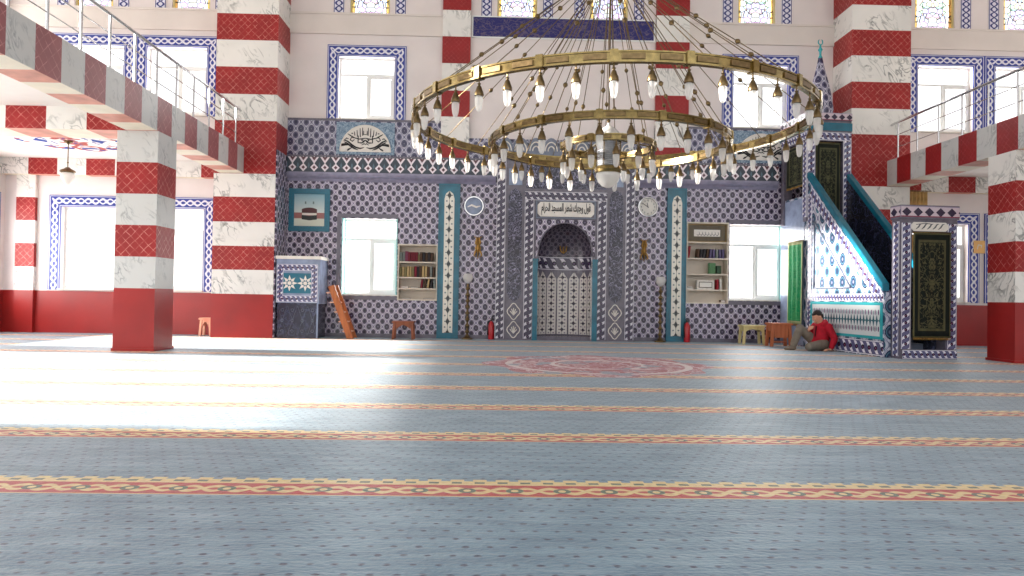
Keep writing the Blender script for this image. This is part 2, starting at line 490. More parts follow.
def tag(o, label, cat, group=None, kind=None):
    o['label'] = label; o['category'] = cat
    if group: o['group'] = group
    if kind: o['kind'] = kind
    return o
def thing(name, label, cat, loc=(0, 0, 0), rz=0.0, group=None, kind=None):
    o = bpy.data.objects.new(name, None); COL.objects.link(o); o.empty_display_size = .1
    o.location = loc; o.rotation_euler = (0, 0, rz)
    return tag(o, label, cat, group, kind)
def dup(root, loc, rz=None, label=None):
    r = root.copy(); COL.objects.link(r); r.location = loc
    if rz is not None: r.rotation_euler = (0, 0, rz)
    if label: r['label'] = label
    for ch in list(root.children):
        c = ch.copy(); COL.objects.link(c); c.parent = r
        for g in list(ch.children):
            d = g.copy(); COL.objects.link(d); d.parent = c
    return r
def plane(o, u, n, w=(0, 0, 1)):
    o, u, n, w = Vector(o), Vector(u), Vector(n), Vector(w)
    return lambda a, b, d=0.0: tuple(o+u*a+w*b+n*d)
PW = plane((0, W, 0), (1, 0, 0), (0, -1, 0))        # the qibla wall seen from the hall
def strip(b, pl, p0, p1, w, d0, d1, mi=0, m0=0.0, m1=0.0):
    """band from p0 to p1 (outer edge), width w to the left of travel; m0/m1 mitre the inner ends; UV along/across in widths"""
    P0, P1 = Vector(p0), Vector(p1); t = (P1-P0); L = t.length; t.normalize(); nn = Vector((-t.y, t.x))
    a = [P0, P1, P1+nn*w-t*m1, P0+nn*w+t*m0]
    u = [(0, 0), (L/w, 0), ((L-m1)/w, 1), (m0/w, 1)]
    b.slab(pl, [tuple(q) for q in a], d0, d1, mi, u)
def frame_border(b, pl, x0, x1, z0, z1, w, d0, d1, mi=0, sides='LTRB'):
    s = sides
    if 'B' in s: strip(b, pl, (x0, z0), (x1, z0), w, d0, d1, mi, w if 'L' in s else 0, w if 'R' in s else 0)
    if 'R' in s: strip(b, pl, (x1, z0), (x1, z1), w, d0, d1, mi, w if 'B' in s else 0, w if 'T' in s else 0)
    if 'T' in s: strip(b, pl, (x1, z1), (x0, z1), w, d0, d1, mi, w if 'R' in s else 0, w if 'L' in s else 0)
    if 'L' in s: strip(b, pl, (x0, z1), (x0, z0), w, d0, d1, mi, w if 'T' in s else 0, w if 'B' in s else 0)
def rect(x0, x1, z0, z1): return [(x0, z0), (x1, z0), (x1, z1), (x0, z1)]

# ------------------------------------------------------------------ lettering
FORMS = {'ا': 'FE8D FE8E', 'ف': 'FED1 FED2 FED3 FED4', 'و': 'FEED FEEE', 'ل': 'FEDD FEDE FEDF FEE0', 'ج': 'FE9D FE9E FE9F FEA0', 'ه': 'FEE9 FEEA FEEB FEEC',
         'ك': 'FED9 FEDA FEDB FEDC', 'ش': 'FEB5 FEB6 FEB7 FEB8', 'ط': 'FEC1 FEC2 FEC3 FEC4', 'ر': 'FEAD FEAE', 'م': 'FEE1 FEE2 FEE3 FEE4', 'س': 'FEB1 FEB2 FEB3 FEB4',
         'د': 'FEA9 FEAA', 'ح': 'FEA1 FEA2 FEA3 FEA4'}
def arabic(s):
    out = []
    for w in s.split(' '):
        g = ''
        for i, ch in enumerate(w):
            f = [chr(int(x, 16)) for x in FORMS[ch].split()]
            prev = i > 0 and len(FORMS[w[i-1]].split()) == 4; nxt = len(f) == 4 and i < len(w)-1
            g += f[3] if prev and nxt else f[1] if prev else f[2] if nxt else f[0]
        out.append(g)
    return ' '.join(out)[::-1]
def text_mesh(name, body, size, m, parent, pos, width=None, height=None):
    """lettering standing on a wall that faces -Y"""
    c = bpy.data.curves.new(name, 'FONT'); c.body = body; c.size = size; c.align_x = 'CENTER'; c.align_y = 'CENTER'; c.extrude = .004; c.offset = .022*size
    o = bpy.data.objects.new(name, c); COL.objects.link(o); bpy.context.view_layer.update()
    me = bpy.data.meshes.new_from_object(o.evaluated_get(bpy.context.evaluated_depsgraph_get()))
    bpy.data.objects.remove(o)
    xs = [v.co.x for v in me.vertices]; ys = [v.co.y for v in me.vertices]
    cx, cy = (max(xs)+min(xs))/2, (max(ys)+min(ys))/2
    kx = (width/(max(xs)-min(xs))) if width else 1; ky = (height/(max(ys)-min(ys))) if height else kx
    me.transform(Matrix.Translation(pos) @ Matrix.Rotation(PI/2, 4, 'X') @ Matrix.Diagonal((kx, ky, 1, 1)) @ Matrix.Translation((-cx, -cy, 0)))
    r = parent
    while r.parent: r = r.parent
    me.transform((Matrix.Translation(r.location) @ r.rotation_euler.to_matrix().to_4x4()).inverted())
    me.materials.clear(); me.materials.append(MATS[m])
    if not me.uv_layers: me.uv_layers.new(name='UVMap')
    ob = bpy.data.objects.new(name, me); COL.objects.link(ob); ob.parent = parent
    return ob
def stroke(b, pl, pts, w, d0, d1, mi=0):
    """a pen stroke of varying width as a thin raised ribbon"""
    P = [Vector(p) for p in pts]; ws = w if isinstance(w, (list, tuple)) else [w]*len(P); L, R = [], []
    for i, p in enumerate(P):
        t = (P[min(i+1, len(P)-1)]-P[max(i-1, 0)]).normalized(); n = Vector((-t.y, t.x))*ws[i]*.5
        L.append(p+n); R.append(p-n)
    for i in range(len(P)-1):
        b.slab(pl, [tuple(q) for q in (R[i], R[i+1], L[i+1], L[i])], d0, d1, mi)

# ================================================================== THE SETTING
def sgrid(name, xs, zs, fill, y0, y1, mats, mi=lambda x, z: 0, swap=False):
    b = B(); b.grid_slab(sorted(set(round(x, 4) for x in xs)), sorted(set(round(z, 4) for z in zs)), fill, y0, y1, mi)
    if swap:
        for v in b.bm.verts: v.co = (v.co.y, v.co.x, v.co.z)
    o = b.build(name, mats); o['kind'] = 'structure'; return o
def cells(holes):
    return lambda x, z: not any(a < x < c and e < z < g for a, c, e, g in holes)
LW = (-4.01, -2.56, 1.12, 3.11); RW = (6.23, 7.70, 1.14, 3.14)
LS = (-2.54, -1.50, .98, 2.46); RS = (5.07, 6.20, 1.02, 3.18)
NI = (XC-.71, XC+.71, 0.0, 3.06)
LU = (-4.20, -2.71, 5.74, 7.39); RU = (6.31, 7.80, 5.74, 7.41)
AL = (-11.30, -7.62, 1.15, 3.28); AR = (11.05, 12.72, 1.17, 3.26); AR2 = (13.45, 15.6, 1.17, 3.26)
UA = [(-11.34, -9.77, 5.74, 7.52), (-9.19, -7.62, 5.74, 7.52), (11.30, 12.83, 5.74, 7.53), (13.42, 15.0, 5.74, 7.53)]
SG = [(-11.10, -10.10), (-8.58, -7.59), (-3.93, -2.88), (-.04, 1.02), (2.43, 3.45), (6.41, 7.43), (11.22, 12.32), (13.66, 14.7)]
SGZ = (8.54, 10.5)
H = [LW, RW, LS, RS, NI, LU, RU, AL, AR, AR2]+UA+[(a, c, *SGZ) for a, c in SG]
XL, XR, YB, ZT = -12.75, 16.4, -5.0, 11.2
tag(sgrid('wall_back', [XL, -7.0, 10.5, XR]+[h[0] for h in H]+[h[1] for h in H], [0, 1.09, ZT]+[h[2] for h in H]+[h[3] for h in H], cells(H), W, W+.35,
      ['cream_plaster', 'dado_red'], lambda x, z: 1 if z < 1.09 and not -7 < x < 10.5 else 0), 'cream qibla wall with red dado in the aisles and rows of windows', 'wall')
HL = [(14.2, 18.02, .9, 3.3), (6.2, 12.9, .8, 3.4), (15.2, 18.0, 7.2, 8.7), (5.0, 8.6, 5.9, 8.2), (10.6, 12.9, 5.9, 8.2)]  # mostly unseen openings, placed and sized for where the sun falls
for nm, x, hl in (('wall_left', XL, HL), ('wall_right', XR+.35, HL)):
    o = sgrid(nm, [YB, W+.35]+[h[0] for h in hl]+[h[1] for h in hl], [0, 1.09, ZT]+[h[2] for h in hl]+[h[3] for h in hl], cells(hl), x, x-.35, ['cream_plaster', 'dado_red'], lambda y, z: 1 if z < 1.09 else 0, True)
    tag(o, 'cream side wall beyond the %s aisle, red along its foot' % nm[5:], 'wall')
b = B(); b.box(XL-.35, XR+.35, YB, W+.35, -.12, 0)
tag(b.build('floor', 'carpet'), 'blue grey prayer carpet with red and cream floral row bands and a red medallion', 'carpet', kind='structure')
b = B(); b.box(XL-.35, XR+.35, YB, W+.35, ZT, ZT+.25)
tag(b.build('ceiling', 'white_ceiling'), 'pale ceiling high over the prayer hall', 'ceiling', kind='structure')

def striped(b, x0, x1, y0, y1, zs, first):
    for i in range(len(zs)-1):
        mi = first[i]
        for a, c in (((x0, y0), (x1, y0)), ((x1, y0), (x1, y1)), ((x1, y1), (x0, y1)), ((x0, y1), (x0, y0))):
            b.face([(*a, zs[i]), (*c, zs[i]), (*c, zs[i+1]), (*a, zs[i+1])], mi)
    b.face([(x0, y0, zs[0]), (x0, y1, zs[0]), (x1, y1, zs[0]), (x1, y0, zs[0])], first[0])
    b.face([(x0, y0, zs[-1]), (x1, y0, zs[-1]), (x1, y1, zs[-1]), (x0, y1, zs[-1])], first[-1])
PZ_ = [0, 1.08, 1.68, 2.27, 2.87, 3.49, 4.07, 5.39, 6.05, 6.73, 7.40, 8.06, 8.70, 9.36, 10.02, 10.7, ZT]
PM = [2, 1, 0, 1, 0, 1, 0+0, 0, 1, 0, 1, 0, 1, 0, 1, 0]
PM = [2, 1, 0, 1, 0, 1, 0, 1, 0, 1, 0, 1, 0, 1, 0, 1]
for (a, c, lab) in ((-7.0, -5.48, 'great red and white banded pier left of the tiled wall'), (9.0, 10.52, 'great red and white banded pier behind the pulpit stair')):
    b = B(); striped(b, a, c, 17.5, W, PZ_, PM)
    tag(b.build('pillar', ['stripe_red', 'marble', 'dado_red']), lab, 'pillar', kind='structure')
NZ = [4.70, 5.14, 5.83, 6.52, 7.24, 7.95, 8.65, 9.35, 10.05, 10.7, ZT]
for (a, c, lab) in ((-1.47, -.73, 'slim banded wall pilaster left of the navy script panel'), (4.20, 5.08, 'slim banded wall pilaster right of the navy script panel')):
    b = B(); striped(b, a, c, W-.12, W, NZ, [0, 1]*5)
    tag(b.build('pillar', ['stripe_red_fine', 'marble']), lab, 'pillar', kind='structure')
b = B(); striped(b, -12.40, -11.92, W-.10, W, [0, 1.09, 1.70, 2.31, 2.9, 3.5, 4.08], [2, 1, 0, 1, 0, 1])
tag(b.build('pillar', ['stripe_red', 'marble', 'dado_red']), 'narrow banded pilaster in the corner of the left aisle', 'pillar', kind='structure')
# string course and its two edges
for i, (a, c, lab) in enumerate(((-5.48, -1.47, 'plain raised band over the window left of the chandelier'), (5.08, 9.0, 'plain raised band over the window right of the chandelier'), (10.52, XR, 'plain raised band high in the right aisle'), (XL, -7.0, 'plain raised band high in the left aisle'))):
    b = B(); b.box(a, c, W-.05, W, 7.97, 8.48); b.box(a, c, W-.08, W, 8.48, 8.53)
    tag(b.build('trim_%d' % (i+1), 'cream_band'), lab, 'trim', kind='structure')

# ------------------------------------------------------------------ windows
NWIN = [0]
def sash(b, x0, x1, z0, z1, w, y0, y1):
    for r in ((x0, x1, z0, z0+w), (x0, x1, z1-w, z1), (x0, x0+w, z0+w, z1-w), (x1-w, x1, z0+w, z1-w)):
        b.box(r[0], r[1], y0, y1, r[2], r[3])
def window(h, label, panes=2, top=True, aqua=None, border=None, sides='LTR', bw=.3, reveal='pvc', bm_='wave_border'):
    NWIN[0] += 1
    x0, x1, z0, z1 = h
    t = thing('window_%d' % NWIN[0], label, 'window', ((x0+x1)/2, W+.2, z0), kind='structure')
    b = B(); y0, y1 = W+.16, W+.24
    sash(b, x0, x1, z0, z1, .06, y0, y1)
    zt = z0+(z1-z0)*.73 if top else z1
    if top: b.box(x0+.06, x1-.06, y0, y1, zt-.03, zt+.03)
    for i in range(1, panes):
        xm = x0+(x1-x0)*i/panes; b.box(xm-.03, xm+.03, y0, y1, z0+.06, zt-.03 if top else z1-.06)
    b.build('window_frame', 'pvc', t, weld=False)
    for i in range(panes):
        a = x0+(x1-x0)*i/panes+(.06 if i == 0 else .03); c = x0+(x1-x0)*(i+1)/panes-(.06 if i == panes-1 else .03)
        zz = (zt-.03) if top else z1-.06
        if i == panes-1:
            b = B(); sash(b, a, c, z0+.06, zz, .07, y0-.03, y0+.04); b.build('sash', 'pvc', t, weld=False)
        b = B(); b.box(a+.002, c-.002, y0+.035, y0+.043, z0+.062, zz-.002); b.build('window_pane', 'window_glass', t)
    if top:
        b = B(); b.box(x0+.062, x1-.062, y0+.035, y0+.043, zt+.032, z1-.062); b.build('window_pane', 'window_glass', t)
    b = B(); b.box(x0-.02, x1+.02, W-.1, W+.3, z0-.03, z0-.001); b.build('window_sill', 'white_lacquer', t)
    if aqua:
        b = B()
        for s in aqua:
            if s == 'L': b.box(x0, x0+.03, W-.1, W+.16, z0, z1)
            if s == 'R': b.box(x1-.03, x1, W-.1, W+.16, z0, z1)
        b.build('window_reveal', 'pvc_aqua', t, weld=False)
    if border:
        b = B(); frame_border(b, PW, *border, bw, 0, .03, 0, sides); b.build('tile_border', bm_, t, weld=False)
    return t
window(LW, 'white window in the patterned tiles beside the left bookcase', aqua='LR')
window(RW, 'white window in the patterned tiles above the cream stool', aqua='R')
window(LU, 'square upper window in a blue wave tile border above the left lunette', border=(-4.49, -2.42, 5.74, 7.69))
window(RU, 'square upper window in a blue wave tile border behind the chandelier', border=(6.0, 8.06, 5.74, 7.70))
window(AL, 'wide window in the left aisle behind the red column', 4, border=(-11.6, -7.32, 1.12, 3.58))
window(AR, 'window in the right aisle between pulpit portal and column', 2, border=(10.62, 13.02, 1.15, 3.56))
window(AR2, 'window hidden at the far end of the right aisle', 2, border=(13.16, 15.9, 1.15, 3.56))
for h, l in zip(UA, ('upper window at the outer end of the left gallery', 'upper window of the left gallery beside the pier', 'upper window of the right gallery beside the pier', 'upper window at the outer end of the right gallery')):
    window(h, l, border=(h[0]-.29, h[1]+.29, 5.72, 7.82))
SGL = ['outer stained glass window above the left gallery', 'stained glass window above the left gallery beside the pier', 'stained glass window above the upper window left of the chandelier', 'stained glass window over the left half of the navy script panel',
       'stained glass window over the right half of the navy script panel', 'stained glass window above the upper window behind the chandelier', 'stained glass window above the right gallery beside the pier', 'outer stained glass window above the right gallery']
for (a, c), l in zip(SG, SGL):
    NWIN[0] += 1
    t = thing('window_%d' % NWIN[0], l, 'stained glass window', ((a+c)/2, W+.1, SGZ[0]), kind='structure')
    b = B(); b.slab(PW, rect(a, c, *SGZ), -.12, -.10, 1, [(0, 0), (1, 0), (1, 2), (0, 2)])
    for f in b.bm.faces:
        if f[b.ex]: f.material_index = 0
    b.build('stained_pane', ['stained_glass', 'window_glass'], t)
    b = B(); sash(b, a, c, *SGZ, .045, W+.06, W+.10); b.build('window_frame', 'wood_cream', t, weld=False)
    b = B()
    strip(b, PW, (a-.42, SGZ[1]), (a-.42, SGZ[0]), .27, 0, .03); strip(b, PW, (c+.42, SGZ[0]), (c+.42, SGZ[1]), .27, 0, .03)
    b.build('tile_border', 'chain_border', t, weld=False)
# side windows: one left border is seen, the rest unseen, openings set for the sun
PLW = plane((XL, 0, 0), (0, 1, 0), (1, 0, 0)); PRW = plane((XR, 0, 0), (0, 1, 0), (-1, 0, 0))
for pl, sgn, nm in ((PLW, -1, 'left'), (PRW, 1, 'right')):
    for k, (a, c, e, g) in enumerate(HL):
        NWIN[0] += 1
        t = thing('window_%d' % NWIN[0], ('%s side wall window, %s' % (nm, ('lower one next to the qibla wall', 'unseen lower one nearer the entrance', 'unseen upper one next to the qibla wall', 'unseen upper one nearest the entrance', 'unseen upper one over the middle')[k])), 'window', (XL if sgn < 0 else XR, (a+c)/2, e), kind='structure')
        b = B(); w = .06
        for r in (rect(a, c, e, e+w), rect(a, c, g-w, g), rect(a, a+w, e+w, g-w), rect(c-w, c, e+w, g-w)): b.slab(pl, r, -.26, -.18)
        n = max(2, round((c-a)/1.4))
        for i in range(1, n):
            y = a+(c-a)*i/n; b.slab(pl, rect(y-.03, y+.03, e+w, g-w), -.26, -.18)
        b.build('window_frame', 'pvc', t, weld=False)
        if k == 0:
            b = B(); frame_border(b, pl, a-.3, c+.28, e, g+.3, .28, 0, .03, 0, 'LTR'); b.build('tile_border', 'wave_border', t, weld=False)

# ------------------------------------------------------------------ galleries
def gallery(sx, side):
    """sx=-1 left, +1 right: X is mirrored about the hall axis"""
    m = lambda x: XC+sx*abs(x)
    xi, xb, xo = m(8.1), m(8.68), (XL if sx < 0 else XR)
    ys = [17.5]+[17.64-.574*k for k in range(1, 24)]; Z0, Z1 = 4.08, 4.72
    b = B()
    for i in range(23):
        f = i % 2; ya, yb = ys[i], ys[i+1]
        q = lambda x, z: [(x, ya, z), (x, yb, z)]
        fm = 0 if i % 2 == 0 else 1
        b.face([(xi, ya, Z0), (xi, yb, Z0), (xi, yb, Z1), (xi, ya, Z1)], fm)
        b.face([(xi, ya, Z0), (xi, yb, Z0), (xb, yb, Z0), (xb, ya, Z0)], 2+fm)
        b.face([(xb, ya, Z0), (xb, yb, Z0), (xb, yb, Z1), (xb, ya, Z1)], 2)
        b.face([(xi, ya, Z1), (xi, yb, Z1), (xb, yb, Z1), (xb, ya, Z1)], 0)
    for y in (ys[0], ys[23]): b.face([(xi, y, Z0), (xb, y, Z0), (xb, y, Z1), (xi, y, Z1)], 0)
    o = b.build('gallery_beam', ['gray_marble', 'beam_rose' if sx < 0 else 'stripe_red_fine', 'soffit_cream', 'soffit_rose'])
    tag(o, 'striped marble edge beam of the %s gallery' % side, 'beam', kind='structure')
    b = B(); b.box(min(xb, xo), max(xb, xo), 4.3, W-.002, 4.5, 4.71)
    tag(b.build('gallery_floor', 'white_ceiling'), 'white underside of the %s gallery' % side, 'gallery', kind='structure')
    # cross beam over the column, wall beam over the aisle windows
    for (y0, y1, lab, z1) in ((13.1, 13.85, 'banded cross beam between the %s column and the side wall', 4.499), (W-.25, W-.002, 'banded wall beam over the aisle window under the %s gallery', 4.499)):
        b = B(); L = abs(xo-xb); n = 8; first = 0
        if y0 > 15: x_s = m(8.72)
        else: x_s = xb
        for i in range(n):
            a = x_s+(xo-x_s)*i/n; c = x_s+(xo-x_s)*(i+1)/n; mi = i % 2
            b.face([(a, y0, 4.08), (c, y0, 4.08), (c, y0, z1), (a, y0, z1)], mi)
            b.face([(a, y1, 4.08), (c, y1, 4.08), (c, y1, z1), (a, y1, z1)], mi)
            b.face([(a, y0, 4.08), (c, y0, 4.08), (c, y1, 4.08), (a, y1, 4.08)], 2+mi)
            b.face([(a, y0, z1), (c, y0, z1), (c, y1, z1), (a, y1, z1)], mi)
        for a in (x_s, xo): b.face([(a, y0, 4.08), (a, y1, 4.08), (a, y1, z1), (a, y0, z1)], 1)
        tag(b.build('gallery_beam', ['stripe_red', 'marble', 'soffit_rose', 'soffit_cream']), lab % side, 'beam', kind='structure')
    # column
    b = B(); x0, x1 = sorted((m(8.1), m(8.85)))
    striped(b, x0, x1, 13.1, 13.85, [.0, 1.16, 1.745, 2.33, 2.91, 3.495, 4.08], [2, 1, 0, 1, 0, 1])
    tag(b.build('column', ['stripe_red', 'marble' if sx > 0 else 'gray_marble', 'dado_red']), 'square red and white banded column under the %s gallery' % side, 'column', kind='structure')
    b = B(); b.box(x0-.02, x1+.02, 13.08, 13.87, 0, .05)
    tag(b.build('baseboard_%s' % side, 'dado_red'), 'red foot of the %s column' % side, 'baseboard', kind='structure')
    # painted rosette on the ceiling
    b = B(); cx, cy = m(11.53), 16.1; R = 1.12
    pts = [(cx+R*math.cos(2*PI*i/48)*(1+.06*math.cos(16*PI*i/48)), cy+R*math.sin(2*PI*i/48)*(1+.06*math.cos(16*PI*i/48))) for i in range(48)]
    b.face([(x, y, 4.496) for x, y in pts], 0, [(x-cx, y-cy) for x, y in pts])
    tag(b.build('trim_%d' % (10 if sx < 0 else 11), 'ceiling_floral'), 'blue and red floral rosette painted under the %s gallery' % side, 'ceiling painting', kind='structure')
    # steel railing
    t = thing('gallery_railing', 'thin steel railing on the edge of the %s gallery' % side, 'railing', (m(8.25), 17.2, Z1))
    xr = m(8.2)
    b = B(); b.tube([(xr, 17.62, 5.60), (xr, 17.55, 5.63), (xr, 17.4, 5.64), (xr, 4.6, 5.64)], .028, 10); b.build('handrail', 'steel', t)
    k = 0; y = 17.2
    while y > 4.6:
        b = B(); b.lathe([(.045, 4.72), (.045, 4.735), (.02, 4.74), (.02, 5.615)], (xr, y, 0), 10); b.build('post', 'steel', t, sharp=.6)
        y -= .8
    for z in (5.02, 5.33):
        b = B(); b.tube([(xr, 17.35, z), (xr, 4.7, z)], .010, 6); b.build('middle_rail', 'steel', t)
gallery(-1, 'left'); gallery(1, 'right')

# pendant lamps under the galleries
def pendant(x, y, label):
    t = thing('pendant_lamp', label, 'lamp', (x, y, 3.5))
    b = B(); b.lathe([(0, 4.495), (.09, 4.49), (.085, 4.46), (.02, 4.42), (.011, 4.40), (.011, 4.02), (.022, 4.0), (.011, 3.98), (.011, 3.86), (0, 3.86)], (x, y, 0), 12); b.build('hanging_rod', 'brass_dark', t, sharp=.7)
    b = B(); b.lathe([(0, 3.90), (.04, 3.89), (.07, 3.86), (.15, 3.82), (.165, 3.79), (.13, 3.765), (0, 3.765)], (x, y, 0), 16); b.build('lamp_cap', 'brass_dark', t, sharp=.7)
    b = B(); b.lathe([(.12, 3.764), (.15, 3.72), (.135, 3.64), (.085, 3.56), (.03, 3.50), (0, 3.49)], (x, y, 0), 16); b.build('lamp_shade', 'opal_glass', t)
pendant(-9.72, 16.1, 'brass pendant lamp with a white tulip shade under the left gallery')

# ------------------------------------------------------------------ tile cladding
CH_ = [LW, RW, LS, RS, NI]
def clad(x, z):
    top = 5.28 if -.73 < x < 4.20 else 5.72
    return z < top and cells(CH_)(x, z)
xs = [-5.48, 9.0, -1.47, -.73, 4.2, 5.08]+[h[0] for h in CH_]+[h[1] for h in CH_]
zs = [0, .10, 4.28, 4.69, 5.28, 5.66, 5.72]+[h[2] for h in CH_]+[h[3] for h in CH_]
o = sgrid('wall_tiles', xs, zs, clad, W-.08, W-.001, ['tile_field', 'tile_upper', 'tile_gray'], lambda x, z: 2 if (z < .1 or z > 5.66) else (1 if z > 4.69 else 0))
o.name = 'trim_20'; tag(o, 'purple and white patterned tiles covering the lower qibla wall', 'wall tiles')
b = B(); b.slab(plane((-5.48, 0, 0), (0, 1, 0), (1, 0, 0)), rect(17.52, W-.08, 0, 4.69), 0, .03)
tag(b.build('trim_21', 'tile_field'), 'patterned tiles on the flank of the left pier', 'wall tiles', kind='structure')
# grey tile frames round the two lower windows
for k, h in enumerate((LW, RW)):
    b = B(); frame_border(b, PW, h[0]-(.13 if k == 0 else .01), h[1]+(.01 if k == 0 else .13), h[2]-.14, h[3]+.12, .10, .08, .095, 0, 'LTB' if k == 0 else 'RTB')
    tag(b.build('trim_%d' % (22+k), 'tile_gray', weld=False), ('grey tile surround of the window beside the left bookcase', 'grey tile surround of the window above the cream stool')[k], 'trim', kind='structure')
FX = [(-5.44, .0, 'dark frieze of white lattice tiles over the left half of the tiled wall'), (3.66, 7.48, 'dark frieze of white lattice tiles over the right half of the tiled wall')]
for k, (a, c, lab) in enumerate(FX):
    t = thing('tile_frieze', lab, 'frieze', ((a+c)/2, W-.1, 4.28))
    b = B(); strip(b, PW, (a, 4.29), (c, 4.29), .40, .08, .20); b.build('lattice_band', 'frieze', t)
    b = B()
    prof = [(.08, 4.06), (.10, 4.06), (.13, 4.12), (.19, 4.18), (.21, 4.24), (.21, 4.288), (.08, 4.288)]
    A = [(a, W-d, z) for d, z in prof]; D = [(c, W-d, z) for d, z in prof]; b.hexa(A, D)
    b.build('ledge', 'tile_lilac', t)
    b = B(); b.box(a, c, W-.20, W-.08, 4.692, 4.73); b.build('top_edge', 'tile_gray', t)

# lunettes: black mirrored calligraphy on a white half disc
HALF = [([(0, .335), (.16, .31), (.30, .34), (.42, .40), (.49, .44)], [.02, .03, .026, .03, .014]), ([(.02, .25), (.10, .215), (.20, .22), (.20, .34), (.19, .40)], [.02, .035, .03, .026, .02]),
        ([(.0, .285), (.06, .255), (.11, .29), (.05, .31)], [.03, .034, .03, .016]), ([(.03, .10), (.14, .075), (.26, .10), (.36, .155), (.47, .24), (.58, .285), (.60, .25)], [.014, .038, .042, .044, .04, .036, .012]),
        ([(.19, .035), (.30, .07), (.42, .14), (.50, .20), (.58, .235)], [.012, .04, .046, .04, .02]), ([(.40, .155), (.52, .165), (.66, .15), (.665, .165), (.52, .20)], [.014, .04, .06, .05, .012]),
        ([(.38, .09), (.46, .045), (.50, .02)], [.02, .044, .03]), ([(.30, .30), (.36, .25), (.42, .29), (.38, .35), (.32, .34)], [.02, .03, .03, .026, .014]),
        ([(.075, .40), (.08, .60)], [.026, .018]), ([(.14, .36), (.15, .585)], [.026, .016]), ([(.22, .37), (.235, .54)], [.026, .016]), ([(.29, .40), (.31, .50)], [.026, .016]),
        ([(0, .43), (.045, .42), (.05, .52)], [.02, .024, .014]), ([(.10, .16), (.03, .20), (0, .17)], [.014, .03, .02]), ([(.46, .31), (.52, .33), (.56, .30)], [.014, .03, .016]), ([(.34, .45), (.39, .455)], [.03, .02])]
for cx, lab in ((-3.44, 'black on white calligraphy lunette below the upper window left of the chandelier'), (7.02, 'black on white calligraphy lunette half hidden behind the right of the chandelier')):
    z0 = 4.83
    t = thing('calligraphy_lunette', lab, 'calligraphy panel', (cx, W-.1, z0))
    b = B(); b.slab(PW, rect(cx-.76, cx+.76, z0-.05, z0+.80), .08, .11); b.build('panel', 'teal_floral', t)
    R = 24; pts = [(cx+.66*math.cos(PI*i/R), z0+.02+.70*math.sin(PI*i/R)) for i in range(R+1)]
    b = B(); b.slab(PW, pts, .11, .125); b.build('half_disc', 'panel_white', t)
    b = B()
    rim = [(cx+.66*math.cos(PI*i/R), W-.125, z0+.02+.70*math.sin(PI*i/R)) for i in range(R+1)]; b.tube(rim, .014, 6); b.build('rim', 'panel_white', t)
    b = B()
    for pts, w in HALF:
        for s in (1, -1): stroke(b, PW, [(cx+s*x*.94, z0+.03+y*1.04) for x, y in pts], w, .125, .131)
    b.build('lettering', 'ink', t, weld=False)
# navy script panel under the stained glass
t = thing('script_plaque', 'long navy script panel between the slim pilasters under the stained glass', 'calligraphy panel', (1.75, W, 8.0))
b = B(); b.slab(PW, rect(-.68, 4.15, 7.99, 8.53), 0, .03); b.build('panel', 'script_blue', t)
b = B(); frame_border(b, PW, -.70, 4.17, 7.97, 8.55, .03, 0, .045, 0, 'LTRB'); b.build('frame', 'pvc', t, weld=False)

# teal framed pilaster panels
for a, c, lab in ((-1.49, -.93, 'tall teal framed white floral tile panel right of the left bookcase'), (4.54, 5.05, 'tall teal framed white floral tile panel left of the right bookcase')):
    t = thing('floral_pilaster', lab, 'tile panel', ((a+c)/2, W-.1, 0))
    b = B(); b.slab(PW, rect(a, c, 0, 4.05), .08, .15); b.build('frame', 'teal', t)
    m0 = (a+c)/2; hw = .13; b = B()
    pts = [(m0-hw, .15), (m0+hw, .15), (m0+hw, 3.66), (m0+hw*.7, 3.80), (m0, 3.87), (m0-hw*.7, 3.80), (m0-hw, 3.66)]
    b.slab(PW, pts, .15, .165, 0, [((z)/.26, (x-m0+hw)/(2*hw)) for x, z in pts]); b.build('floral_inlay', 'motif_white', t)
    b = B()
    for s in (-1, 1): b.slab(PW, rect(m0+s*(c-a)*.5-.03*(s > 0), m0+s*(c-a)*.5+.03*(s < 0), 0, 4.05), .15, .17)
    b.slab(PW, rect(a, c, 4.0, 4.055), .08, .18); b.build('moulding', 'teal', t, weld=False)

# ================================================================== PRAYER NICHE
t = thing('prayer_niche', 'tall tiled prayer niche in the middle of the qibla wall', 'prayer niche', (XC, W-.2, 0))
NF = .34                                             # how far the front stands out from the wall
def arch(cx, hw, zs, h, n=20):
    return [(cx+hw*math.cos(PI*i/n), zs+h*math.sin(PI*i/n)**.9) for i in range(n+1)]
ar = arch(XC, .71, 2.2, .86)
b = B()
out = [(XC-1.8, 0), (XC-.71, 0)]+ar[::-1]+[(XC+.71, 0), (XC+1.8, 0), (XC+1.8, 4.75), (XC-1.8, 4.75)]
b.slab(PW, out, .08, NF); b.build('surround', 'tile_gray', t)
b = B(); NC = 9                                      # crest of scallops on top
for i in range(NC):
    x = XC-1.8+3.6*(i+.5)/NC; w = 1.8/NC
    pts = [(x-w, 4.752), (x+w, 4.752)]+[(x+w*math.cos(PI*k/10), 4.98+.30*math.sin(PI*k/10)) for k in range(11)]
    b.slab(PW, pts, .10, .30, 0)
b.build('crest', 'tile_slate', t, weld=False)
b = B()
for i in range(NC):
    x = XC-1.8+3.6*(i+.5)/NC; w = 1.8/NC
    for r in (.78, .42):
        b.tube([(x+w*r*math.cos(PI*k/12), W-.305, 4.93+.30*r*math.sin(PI*k/12)) for k in range(13)], .017, 6)
b.build('crest_tracery', 'panel_white', t, weld=False)
b = B()
for s in (-1, 1):
    for (o_, w) in ((1.80, .23), (1.07, .24)):
        x = XC+s*o_; x0 = x if s < 0 else x-w
        strip(b, PW, (x0, 4.72 if o_ > 1.5 else 3.86), (x0, .04), w, NF, NF+.035)
